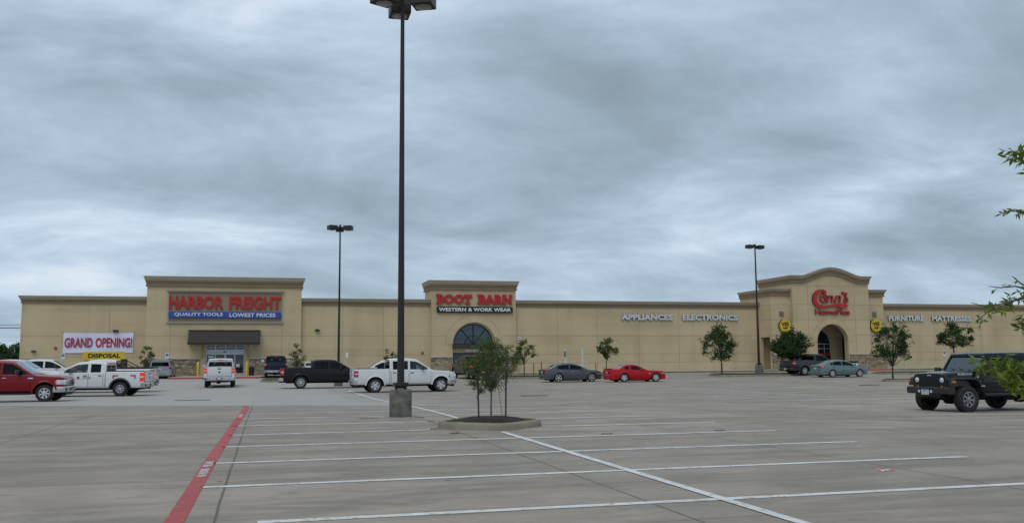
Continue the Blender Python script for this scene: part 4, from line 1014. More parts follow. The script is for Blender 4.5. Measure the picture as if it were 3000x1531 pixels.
def tree(label, x, y, h, trunk_h, rx, rz, seed, lm, nb=26, per=90, ls=.10, tr=.06, group=None, skew=0., bark=M_BARK, blob=.42, open_=.0, name='tree', fork=True, aspect=1.0, zoff=0.):
    rg = random.Random(seed)
    t = thing(name, label, 'tree', (x, y, gz(x, y) + zoff), 0, group)
    tb = NB(); cb_ = NB()
    cz_ = h - rz
    top = Vector((skew * .4, 0, trunk_h))
    tube(tb, [(0, 0, -.1), (rg.uniform(-.03, .03), 0, trunk_h * .5), tuple(top)], [tr * 1.25, tr, tr * .85], 8)
    cen = []
    for k in range(nb):
        for _ in range(30):
            p = Vector((rg.uniform(-1, 1), rg.uniform(-1, 1), rg.uniform(-1, 1)))
            if .25 < p.length < 1: break
        wz = 1 - .25 * max(0, p.z)                                   # crown narrows a little to the top
        cen.append(Vector((p.x * rx * wz + skew, p.y * rx * wz * aspect, cz_ + p.z * rz)))
    for c in cen:
        if rg.random() < .75:
            mid = top.lerp(c, .5) + Vector((rg.uniform(-.1, .1) * rx, rg.uniform(-.1, .1) * rx, rg.uniform(0, .12) * rz))
            tube(tb, [tuple(top + Vector((0, 0, rg.uniform(-.25, .0) * trunk_h * .3))), tuple(mid), tuple(c)], [tr * .45, tr * .25, tr * .1], 5, cap=False)
        r_ = blob * rx * rg.uniform(.55, 1.15)
        n_ = int(per * rg.uniform(.6, 1.3))
        tw_ = [c + Vector((rg.gauss(0, 1), rg.gauss(0, 1), rg.gauss(0, .7))).normalized() * r_ * rg.uniform(.5, 1.15) for _ in range(7)]
        for q in tw_: tube(tb, [tuple(c), tuple(q)], [tr * .09, tr * .05], 3, cap=False)
        for i in range(n_):
            q = c.lerp(rg.choice(tw_), rg.uniform(.15, 1.05)) + Vector((rg.gauss(0, .13), rg.gauss(0, .13), rg.gauss(0, .11))) * r_
            d = (q - c).normalized() * .8 + Vector((rg.uniform(-1, 1), rg.uniform(-1, 1), rg.uniform(-.9, .5)))
            L_ = ls * rg.uniform(.6, 1.3); leaf(cb_, q, d, L_, L_ * .5, rg)
    link('trunk', tb, bark, t, 60); link('crown', cb_, lm, t)
    return t
tree('staked young tree with drooping olive crown in the kerbed island', 5.0, 20.75, 1.90, .66, .60, .66, 11, L_MID, 64, 160, .042, .022, bark=M_PALEBARK, blob=.40, name='island_tree', zoff=.12, skew=.02)
def stake(x, y, h, label, lean=(0, 0), rd=.019, zoff=.1, m_=None, lab2=None):
    bm = NB(); tube(bm, [(0, 0, -.15), (lean[0], lean[1], h)], rd, 6)
    place('tree_stake', bm, m_ or M_TRIMB, label, 'stake', 'stakes round the island tree', (x, y, gz(x, y) + zoff), 40)
stake(4.68, 20.6, 1.02, 'black stake left of the young island tree', (-.03, 0))
stake(5.32, 20.68, 1.16, 'black stake right of the young island tree', (.02, 0))
bm = NB(); box(bm, -.035, .035, -.02, .02, 0, .28, 0, .006); place('stake_cap', bm, M_PALEBARK, 'short pale wooden batten tied above the right stake', 'batten', None, (5.35, 20.62, gz(5.4, 20.7) + 1.2))
bm = NB(); tube(bm, [(0, 0, 0), (-.13, .0, .95)], .008, 5); place('support_cane', bm, mat('cane', (.28, .22, .13), .9), 'thin leaning cane beside the young tree trunk', 'cane', None, (5.2, 20.5, gz(5, 20.7) + .2))
tg = 'young trees in the lot islands'
tree('thin sparse sapling in front of the left tower stone base, left one', -10.4, 89.5, 3.1, 1.2, .62, 1.15, 21, L_PALE, 24, 85, .11, .035, tg, zoff=.0)
tree('thin sparse sapling right of the left tower', 2.72, 87.2, 3.0, 1.0, .72, 1.15, 22, L_PALE, 24, 80, .11, .035, tg)
tree('small sapling top showing just left of the tall lamp post', 10.23, 78.5, 2.6, 1.2, .6, .75, 23, L_PALE, 14, 60, .13, .035, tg, zoff=.1)
tree('light green sapling right of the middle tower', 21.6, 77.4, 3.15, 1.1, .9, 1.05, 24, L_PALE, 26, 90, .13, .045, tg, zoff=.1, blob=.36)
tree('light green sapling between grey sedan and red coupe', 29.1, 77.2, 3.5, 1.5, .95, 1.0, 25, L_MID, 30, 95, .13, .045, tg, zoff=.1, blob=.36, skew=.1)
tree('round oak on the grass island left of the far lamp post', 39.7, 76.0, 4.4, 1.5, 1.55, 1.55, 26, L_DARK, 34, 130, .18, .07, tg, zoff=.1)
tree('dense dark oak in front of the arched entrance', 47.2, 76.6, 3.9, 1.3, 1.70, 1.2, 27, L_DARK, 60, 190, .18, .08, tg, zoff=.1)
tree('tall irregular oak on the small island nearest the jeep', 43.95, 58.0, 4.15, 1.0, 1.4, 1.5, 28, L_DARK, 36, 130, .15, .065, tg, zoff=.1)
tree('spreading oak behind the black jeep roof', 62.9, 74.0, 4.75, 2.4, 1.7, 1.15, 29, L_DARK, 30, 110, .19, .07, tg, zoff=.1, blob=.36)
# wood beyond the left end of the shops: single trees
for i, (x, y, h, r_) in enumerate(((-52, 148, 6.6, 3.6), (-47, 152, 5.6, 3.4), (-43.2, 146, 6.9, 2.9), (-39.6, 150, 6.2, 3.0), (-36.5, 145, 5.4, 2.6), (-33.5, 149, 5.6, 2.8), (-58, 150, 6.0, 3.8))):
    tree(('far dark green tree beyond the left end of the building', 'far rounded tree beyond the left end of the building')[i % 2], x, y, h * .70, .6, r_, h * .30, 60 + i, L_DARK, 26, 150, .42, .16, 'far trees beyond the left end of the shops', blob=.45)
for i, (x, y, n_, s_) in enumerate(((23.8, 82.0, 1.15, 'left'), (29.9, 82.1, 1.05, 'right'), (23.4, 78.2, 1.3, 'nearer'))):
    bm = NB(); tube(bm, [(0, 0, -.1), (0, 0, n_)], .035, 6)
    place('planting_stake', bm, M_TRIMB, ('short dark stake at the left end of the grey sedan', 'short dark stake between sedan and red coupe', 'short dark stake beside the pale sapling')[i], 'stake', 'short dark stakes', (x, y, gz(x, y) + .1), 40)
# overhead cables at far left, with their poles outside the view
for i, (z, lb) in enumerate(((6.1, 'upper thin overhead cable at far left'), (5.75, 'lower thicker overhead cable at far left'))):
    bm = NB(); tube(bm, [(-90, 118, z + .5), (-60, 118, z), (-30, 118, z + .05), (0, 118, z + .5)], .03 if i == 0 else .05, 5)
    place('overhead_cable', bm, M_TRIMB, lb, 'cable', 'overhead cables')
for x in (-90, 0):
    bm = NB(); tube(bm, [(x, 118, 0), (x, 118, 8)], [.16, .11], 8); place('utility_pole', bm, M_BARK, 'wooden utility pole carrying the overhead cables', 'pole', 'utility poles')

# foreground live oak standing right of the viewer, its sprigs reach into view
def near_oak():
    rg = random.Random(77)
    base = Vector((9.0, 4.6, 0)); base.z = gz(9.0, 4.6)
    t = thing('live_oak', 'live oak at the right edge reaching in with leafy sprigs', 'tree', tuple(base))
    tb = NB(); cb_ = NB(); O = base
    trunk_top = Vector((0, 0, 1.9))
    tube(tb, [(0, 0, -.1), (.02, .03, 1.0), tuple(trunk_top)], [.14, .11, .09], 10)
    for pts, dens, ll, big in SPRIGS:
        P_ = [Vector(p) - O for p in pts]
        st = trunk_top + Vector((0, 0, max(-.6, min(1.4, (P_[0].z - 1.9) * .5))))
        tube(tb, [tuple(trunk_top * .9), tuple(st.lerp(P_[0], .5) + Vector((0, 0, .08))), tuple(P_[0])], [.04, .02, .011], 6)
        n_ = len(P_); tube(tb, [tuple(p) for p in P_], [.010 * (1 - .75 * i / (n_ - 1)) for i in range(n_)], 5)
        if dens == 0: continue
        for a, b in zip(P_, P_[1:]):
            L_ = (b - a).length; k = max(1, int(L_ * dens * 1.45))
            for i in range(k):
                q = a.lerp(b, rg.random()); side = Vector((rg.gauss(0, 1), rg.gauss(0, 1), rg.gauss(0, 1)))
                off = side * big
                tw_ = q + off
                tube(tb, [tuple(q), tuple(tw_)], .002, 3, cap=False)
                for j in range(rg.randint(2, 5)):
                    d = (b - a).normalized() * rg.uniform(.2, 1) + Vector((rg.uniform(-1, 1), rg.uniform(-1, 1), rg.uniform(-1.1, .6)))
                    leaf(cb_, tw_ + off * rg.uniform(-.4, .2), d, ll * rg.uniform(.7, 1.35), ll * .34, rg)
    # the rest of the crown, beyond the right edge of the view
    for k in range(26):
        c = Vector((rg.uniform(.2, 2.2), rg.uniform(-2.2, .3), rg.uniform(1.8, 4.6)))
        tube(tb, [tuple(trunk_top), tuple(c)], [.03, .008], 5, cap=False)
        for j in range(110):
            q = c + Vector((rg.gauss(0, .28), rg.gauss(0, .28), rg.gauss(0, .22))); leaf(cb_, q, Vector((rg.uniform(-1, 1), rg.uniform(-1, 1), rg.uniform(-1, .6))), .07, .025, rg)
    link('trunk', tb, M_BARK, t, 60); link('crown', cb_, L_NEAR, t)
near_oak()
# ------------------------------------------------------------------ vehicles
def interp(pts, x):
    """piecewise linear through (x, v) given in descending x"""
    if x >= pts[0][0]: return pts[0][1]
    for (a, va), (b, vb) in zip(pts, pts[1:]):
        if a >= x >= b: return va if a == b else va + (vb - va) * (a - x) / (a - b)
    return pts[-1][1]
PAINTS = {}
def paint(name, c, rough=.28, metal=.0, coat=.35):
    if name not in PAINTS: PAINTS[name] = mat('car_paint_' + name, c, rough, metal, col2=tuple(x * .9 for x in c), scale=1.2, coat=coat, mix=.8, spec=.18)
    return PAINTS[name]
_wheels = {}
def wheel(parent, x, y, rt, wd, rim_r, style, side, m_rim):
    """a tyre with tread shoulders and a spoked rim; side +1 faces +y"""
    wp = part('wheel', parent); wp.location = (x, y, rt); wp.rotation_euler = (0, 0, 0 if side > 0 else PI)
    key = (rt, wd, rim_r, style, m_rim.name)
    if key not in _wheels:
        bm = NB(); n_ = 36; hw = wd / 2
        pr = [(rim_r, -hw * .8), (rt * .86, -hw), (rt * .95, -hw * .92), (rt, -hw * .7), (rt, hw * .7), (rt * .95, hw * .92), (rt * .86, hw), (rim_r + .01, hw * .86), (rim_r - .01, hw * .6)]
        rr = [[bm.verts.new((r * math.cos(2 * PI * k / n_), yy, r * math.sin(2 * PI * k / n_))) for k in range(n_)] for r, yy in pr]
        for a, b in zip(rr, rr[1:]):
            for k in range(n_): bm.faces.new((a[k], a[(k + 1) % n_], b[(k + 1) % n_], b[k]))
        o1 = link('tyre', bm, M_TIRE, wp, 50)
        bm = NB(); yo = hw * .82
        pr = [(rim_r + .004, yo + .006), (rim_r - .022, yo + .01), (rim_r - .03, yo - .02), (rim_r - .035, -hw * .3)]
        rr = [[bm.verts.new((r * math.cos(2 * PI * k / n_), yy, r * math.sin(2 * PI * k / n_))) for k in range(n_)] for r, yy in pr]
        for a, b in zip(rr, rr[1:]):
            for k in range(n_): bm.faces.new((a[k], a[(k + 1) % n_], b[(k + 1) % n_], b[k]))
        dk = [bm.verts.new(((rim_r - .03) * math.cos(2 * PI * k / n_), yo - .085, (rim_r - .03) * math.sin(2 * PI * k / n_))) for k in range(n_)]
        bm.faces.new(dk).material_index = 1
        ns, ws_ = style
        for s in range(ns):
            a = 2 * PI * s / ns + .3
            M_ = Matrix.Rotation(a, 4, 'Y')
            r1 = rim_r - .02
            V = [bm.verts.new(M_ @ Vector(p)) for p in ((.03, yo - .01, -ws_ * .5), (r1, yo - .004, -ws_ * .62), (r1, yo - .004, ws_ * .62), (.03, yo - .01, ws_ * .5), (.03, yo - .07, -ws_ * .5), (r1, yo - .06, -ws_ * .62), (r1, yo - .06, ws_ * .62), (.03, yo - .07, ws_ * .5))]
            for f in ((0, 1, 2, 3), (0, 4, 5, 1), (3, 2, 6, 7), (1, 5, 6, 2)): bm.faces.new([V[i] for i in f])
        hub = [[bm.verts.new((r * math.cos(2 * PI * k / 18), yy, r * math.sin(2 * PI * k / 18))) for k in range(18)] for r, yy in ((.075, yo - .03), (.07, yo + .004), (.05, yo + .012))]
        for a, b in zip(hub, hub[1:]):
            for k in range(18): bm.faces.new((a[k], a[(k + 1) % 18], b[(k + 1) % 18], b[k]))
        bm.faces.new(hub[-1])
        o2 = link('rim', bm, [m_rim, M_UNDER], wp, 35)
        _wheels[key] = (o1.data, o2.data)
    else:
        for nm, me in zip(('tyre', 'rim'), _wheels[key]):
            o = bpy.data.objects.new(nm, me); COL.objects.link(o); o.parent = wp
    return wp

def vehicle(label, cat, name, X, Y, deg, S, m_paint, scale=1., group=None, lit=False):
    """S: shape dictionary of one kind of vehicle; x forward, y left"""
    t = thing(name, label, cat, (X, Y, gz(X, Y) + S.get('dz', 0)), R(deg), group)
    t.scale = (scale,) * 3
    xf, xr, rt = S['xf'], S['xr'], S['rt']; ra = S['ra']; zb = S['zb']; top = S['top']; plan = S['plan']; sec = S['sec']
    x0, x1 = plan[0][0], plan[-1][0]
    H = lambda x: interp(plan, x)
    def SZ(z):
        for (a, va), (b, vb) in zip(sec, sec[1:]):
            if a <= z <= b: return va + (vb - va) * (z - a) / (b - a)
        return sec[0][1] if z < sec[0][0] else sec[-1][1]
    cav = S.get('cav', [])
    # stations: (x, bottom)
    st = set()
    n_ = 40
    for k in range(n_ + 1): st.add(round(x0 + (x1 - x0) * k / n_, 3))
    for p in plan: st.add(round(p[0], 3))
    for p in top: st.add(round(p[0], 3))
    arch = []
    def inarch(x):
        for xc in (xf, xr):
            if abs(x - xc) < ra - 1e-4: return xc
        return None
    st = {x for x in st if inarch(x) is None}
    L = []
    ends = set()
    for c in cav: ends |= {c[0], c[1]}
    for x in st: L.append((x, interp(S['bot'], x) if 'bot' in S else zb))
    for xc in (xf, xr):
        for k in range(15):
            a = PI * k / 14; x = xc + ra * math.cos(a); L.append((round(x, 4), max(zb, rt + ra * math.sin(a) * S.get('af', 1.))))
        L.append((round(xc + ra + .0005, 4), zb)); L.append((round(xc - ra - .0005, 4), zb))
    for c in cav:
        for x in (c[0], c[1]):
            xc = inarch(x); b = zb if xc is None else rt + math.sqrt(ra * ra - (x - xc) ** 2) * S.get('af', 1.)
            L.append((x + .001, b)); L.append((x - .001, b))
    L = sorted(set(L), key=lambda q: (-q[0], 0))
    bm = NB(); prev = None; pc = None
    cr_ = S.get('crown', .03)
    for x, hb in L:
        ht = interp(top, x); cv = None
        for c in cav:
            if c[1] < x < c[0]: cv = c
        h_ = H(x); hb = min(hb, ht - .08)
        pts = [(0, hb), (h_ * SZ(hb) - .12, hb)]
        for f in (0.0, .06, .2, .4, .6, .8, .93, 1.0):
            z = hb + (ht - .035 - hb) * f; pts.append((h_ * SZ(z) - (.03 if f == 0 else 0), z))
        ws_ = h_ * SZ(ht - .035)
        pts.append((ws_ - .012, ht - .012)); pts.append((ws_ - .05, ht))
        if cv: pts += [(ws_ - .085, ht - .005), (ws_ - .09, cv[2]), (0, cv[2])]
        else: pts += [(ws_ * .80, ht + cr_ * .45), (ws_ * .5, ht + cr_ * .85), (0, ht + cr_)]
        nP = len(pts)
        ring_ = [bm.verts.new((x, y, z)) for y, z in pts] + [bm.verts.new((x, -y, z)) for y, z in reversed(pts[1:-1])]
        if prev:
            m_ = len(ring_)
            for k in range(m_):
                f = bm.faces.new((prev[k], prev[(k + 1) % m_], ring_[(k + 1) % m_], ring_[k]))
                kk = k if k < nP - 1 else m_ - 1 - k
                if kk <= 1: f.material_index = 1
                if kk >= nP - 4 and (cv or pc): f.material_index = 2
        else: bm.faces.new(ring_)
        prev = ring_; pc = cv
    bm.faces.new(prev[::-1])
    link('body', bm, [m_paint, M_UNDER, S.get('m_cav', M_INT)], t, 40)

    # cabin shell with open window bays
    cb = S['cab']; prof = cb['prof']; wb_, wr_ = cb['wb'], cb['wr']; zbelt = cb['zb']
    ztop = max(p[1] for p in prof)
    def cw(z, x): return min(wb_ + (wr_ - wb_) * max(0, (z - zbelt)) / (ztop - zbelt), H(x) * SZ(zbelt) - .03)
    stn = set(p[0] for p in prof)
    for k in range(33): stn.add(round(prof[0][0] + (prof[-1][0] - prof[0][0]) * k / 32, 3))
    for a, b in cb['win']: stn |= {a, b}
    stn = sorted(stn, reverse=True)
    rows = cb.get('rows', (0, .05, .86, 1.0))
    shell = NB(); glass = {}; ws = NB(); rs = NB(); prev = None
    wsx = cb['ws']; rsx = cb['rs']
    for x in stn:
        zt = interp(prof, x); zt_ = max(zbelt + .001, zt - .05)
        lo = zbelt - .06
        pts = [(cw(zbelt, x), lo)]
        for r_ in rows: z = zbelt + (zt_ - zbelt) * r_; pts.append((cw(z, x), z))
        we = cw(zt_, x); k_ = min(1, (zt - zbelt) / .3)
        pts.append((we - .03 * k_, zt - .01 * k_)); pts.append((we - .10, zt + .008)); pts.append((we * .5, zt + .022)); pts.append((0, zt + .03))
        row = [(x, y, z) for y, z in pts]
        if prev:
            xm = (prev[0][0] + x) / 2
            isw = None
            for wi, (a, b) in enumerate(cb['win']):
                if b - 1e-4 <= x and prev[0][0] <= a + 1e-4: isw = wi
            for s in (1, -1):
                for k in range(len(row) - 1):
                    q = [(p[0], p[1] * s, p[2]) for p in (prev[k], prev[k + 1], row[k + 1], row[k])]
                    dst = shell
                    if k == 2 and isw is not None and (prev[3][2] - prev[2][2] + row[3][2] - row[2][2]) > .03: dst = glass.setdefault((isw, s), NB())
                    if k >= len(row) - 3:
                        if wsx[1] - 1e-4 <= x and prev[0][0] <= wsx[0] + 1e-4: dst = ws
                        if rsx and rsx[1] - 1e-4 <= x and prev[0][0] <= rsx[0] + 1e-4: dst = rs
                    quad(dst, q)
        prev = row
    if abs(interp(prof, stn[-1]) - zbelt) > .1:          # upright back wall of a pickup or van cab, with a window in it
        x = stn[-1]; zt = interp(prof, x); z1_, z2_ = zbelt + .06, zt - .13
        def bw(y1a, y1b, y2a, y2b, za, zb_2, dst):
            quad(dst, [(x, y1a, za), (x, y1b, za), (x, y2b, zb_2), (x, y2a, zb_2)])
        a1, a2, a3, a4 = cw(zbelt, x), cw(z1_, x), cw(z2_, x), cw(zt - .05, x)
        g1, g2 = a2 - .13, a3 - .11
        bw(-a1, a1, -a2, a2, zbelt - .06, z1_, shell); bw(-a3, a3, -(a4 - .06), a4 - .06, z2_, zt + .0, shell)
        for s in (1, -1): bw(s * g1, s * a2, s * g2, s * a3, z1_, z2_, shell)
        bw(-g1, g1, -g2, g2, z1_, z2_, rs)
    bmesh.ops.remove_doubles(shell, verts=shell.verts, dist=.0005)
    link('cab_roof', shell, m_paint, t, 38)
    mg = S.get('glass', M_TINT); mw = S.get('ws_glass', M_WS); mc_ = M_CLEAR
    def gl(nm, b, mm, par):
        bmesh.ops.remove_doubles(b, verts=b.verts, dist=.0005); return link(nm, b, mm, par, 30)
    gl('windshield', ws, mw, t)
    if len(rs.faces): gl('rear_window', rs, mg, t)
    else: rs.free()
    # doors: a slightly proud skin over a dark gap, with its window and handle
    def patch(bm, xa, xb, za, zb2, off, s, arch_clip=True, n1=10, n2=7):
        cols = []
        for i in range(n1 + 1):
            x = xa + (xb - xa) * i / n1
            if arch_clip:
                zlo = za
                for xc in (xf, xr):
                    if abs(x - xc) < ra + .08: zlo = max(zlo, rt + math.sqrt((ra + .08) ** 2 - (x - xc) ** 2) * S.get('af', 1.))
            else: zlo = za
            zlo = min(zlo, zb2 - .02)
            cols.append([bm.verts.new((x, s * (H(x) * SZ(z) + off), z)) for z in [zlo + (zb2 - zlo) * j / n2 for j in range(n2 + 1)]])
        for a, b in zip(cols, cols[1:]):
            for j in range(n2): bm.faces.new((a[j], a[j + 1], b[j + 1], b[j]))
        # rim of the skin
        for c, d in ((cols[0], 1), (cols[-1], -1)):
            e = [bm.verts.new((v_.co.x, v_.co.y - s * off, v_.co.z)) for v_ in c]
            for j in range(n2): bm.faces.new((c[j], c[j + 1], e[j + 1], e[j]))
    for s in (1, -1):
        used = set()
        for di, (xa, xb, wi) in enumerate(S['doors']):
            zt = interp(top, (xa + xb) / 2) - .045
            bm = NB(); patch(bm, xa, xb, S.get('dz0', zb + .08), zt, .010, s); d = link('door', bm, m_paint, t, 40)
            bm = NB(); patch(bm, xa + .014, xb - .014, S.get('dz0', zb + .08) - .014, zt + .006, .005, s); link('door_gap', bm, M_SEAM, d)
            hx = xb + .16; hz = zt - .10
            bm = NB(); yy = H(hx) * SZ(hz); box(bm, hx - .09, hx + .09, s * (yy + .008) if s > 0 else s * (yy + .05), s * (yy + .05) if s > 0 else s * (yy + .008), hz - .018, hz + .02, 0, .012, 2)
            link('door_handle', bm, S.get('m_handle', m_paint), d, 40)
            if wi is not None:
                for w_i in (wi if isinstance(wi, tuple) else (wi,)):
                    if (w_i, s) in glass: gl('window', glass[(w_i, s)], mc_ if (S.get('front_clear') and w_i == 0) else mg, d); used.add((w_i, s))
        for (w_i, s2), b in list(glass.items()):
            if s2 == s and (w_i, s2) not in used: gl('window', b, mg, t); used.add((w_i, s2))
        for k_ in used: glass.pop(k_, None)
    # fender arches, wheel wells, wheels
    for xc in (xf, xr):
        for s in (1, -1):
            fl = S.get('flare', .02)
            bm = NB(); n2 = 20; lip = S.get('lip', .05)
            for k in range(n2):
                V = []
                for a in (PI * k / n2, PI * (k + 1) / n2):
                    for r_, o_ in ((ra - .005, -.05), (ra - .005, fl), (ra + lip * .6, fl), (ra + lip, .0)):
                        x = xc + r_ * math.cos(a); z = rt + r_ * math.sin(a) * S.get('af', 1.); z = max(z, zb * .9); V.append(bm.verts.new((x, s * (H(x) * SZ(z) + o_), z)))
                for q in range(3): bm.faces.new((V[q], V[q + 1], V[q + 5], V[q + 4]))
            link('fender_arch', bm, S.get('m_arch', m_paint), t, 50)
            bm = NB(); n2 = 16; yi = S['track'] - .33; yo_ = H(xc) - .04; rw = ra + .01
            A_ = [bm.verts.new((xc + rw * math.cos(PI * k / n2), s * yi, rt + rw * math.sin(PI * k / n2) * S.get('af', 1.))) for k in range(n2 + 1)]
            B_ = [bm.verts.new((xc + rw * math.cos(PI * k / n2), s * yo_, rt + rw * math.sin(PI * k / n2) * S.get('af', 1.))) for k in range(n2 + 1)]
            for k in range(n2): bm.faces.new((A_[k], A_[k + 1], B_[k + 1], B_[k]))
            bm.faces.new(A_ + [bm.verts.new((xc - rw, s * yi, zb)), bm.verts.new((xc + rw, s * yi, zb))])
            link('wheel_well', bm, M_UNDER, t)
            wheel(t, xc, s * (S['track']), rt, S['wd'], S['rim'], S['style'], s, S.get('m_rim', M_RIM))
    bm = NB(); box(bm, x0 - .35, x1 + .35, -S['track'] + .34, S['track'] - .34, zb - S.get('under', .10), zb + .14)
    for xc in (xf, xr): tube(bm, [(xc, -S['track'] + .05, rt), (xc, S['track'] - .05, rt)], .06, 8); 
    tube(bm, [(xr, -.05, rt - .02), (xr, .2, rt - .02)], .14, 10)
    tube(bm, [(xf - .8, -.35, zb - .06), (xr + .7, -.35, zb - .06), (x1 + .1, -.45, zb - .02)], .04, 6)
    link('chassis', bm, M_UNDER, t)
    # seats
    for sx in S['seats']:
        for sy_ in ((.37, -.37)):
            bm = NB(); zf = S['seatz']
            box(bm, sx - .05, sx + .45, sy_ - .24, sy_ + .24, zf, zf + .14, 0, .04, 2)
            Mx = Matrix.Translation((sx, sy_, zf + .1)) @ Matrix.Rotation(R(-14), 4, 'Y')
            box(bm, -.12, .02, -.23, .23, 0, .58, 0, .05, 2, Mx); box(bm, -.10, -.01, -.12, .12, .60, .78, 0, .04, 2, Mx)
            link('seat', bm, M_SEAT, t, 40)
    if S.get('wheel', True):
        bm = NB(); cx_, cz_ = S['seats'][0] + .62, zbelt - .02
        P_ = [(cx_ - .05 * math.sin(2 * PI * k / 20), .37 + .18 * math.cos(2 * PI * k / 20), cz_ + .17 * math.sin(2 * PI * k / 20)) for k in range(21)]
        tube(bm, P_, .014, 5); link('steering_wheel', bm, M_TRIMB, t)
    S['detail'](t, S, H, SZ, patch, m_paint, lit)
    return t

def bumper(bm, xe, sg, z0_, z1_, w_, proj, curve, th=.22, n=16, mi=0, lip=.03, wrap=.0):
    """a bar across the car, bowed in plan; sg +1 front, -1 rear"""
    rr = []
    for i in range(n + 1):
        u_ = -1 + 2 * i / n; y = w_ * math.sin(u_ * PI / 2) if wrap else w_ * u_
        x = xe + sg * (proj - curve * abs(u_) ** 3)
        if wrap and i in (0, n): x -= sg * wrap
        rr.append([bm.verts.new(p) for p in ((x - sg * lip, y, z0_), (x, y, z0_ + lip), (x, y, z1_ - lip), (x - sg * lip, y, z1_), (x - sg * th, y, z1_), (x - sg * th, y, z0_))])
    for a, b in zip(rr, rr[1:]):
        for k in range(6): bm.faces.new((a[k], a[(k + 1) % 6], b[(k + 1) % 6], b[k])).material_index = mi
    bm.faces.new(rr[0]).material_index = mi; bm.faces.new(rr[-1][::-1]).material_index = mi
def symbox(bm, x0, x1, y0, y1, z0, z1, bev=.01, mi=0, seg=2):
    for s in (1, -1): a, b = sorted((s * y0, s * y1)); box(bm, x0, x1, a, b, z0, z1, mi, bev, seg)
def mirrors(t, x, z, y, m_, big=.0):
    for s in (1, -1):
        bm = NB(); a, b = sorted((s * (y + .06), s * (y + .27 + big))); box(bm, x - .06, x + .07, a, b, z, z + .17 + big, 0, .03, 2)
        a, b = sorted((s * (y - .05), s * (y + .10))); box(bm, x - .02, x + .03, a, b, z + .02, z + .06, 0, .008)
        mo = link('side_mirror', bm, m_, t, 40)
        bm = NB(); a, b = sorted((s * (y + .085), s * (y + .25 + big))); box(bm, x - .068, x - .061, a, b, z + .02, z + .15 + big); link('mirror_glass', bm, M_CHROME, mo)
def wipers(t, x, z, w_):
    for s in (.45, -.1):
        bm = NB(); tube(bm, [(x, s * w_, z), (x - .12, (s - .6) * w_, z + .09)], .012, 4); link('wiper', bm, M_TRIMB, t)

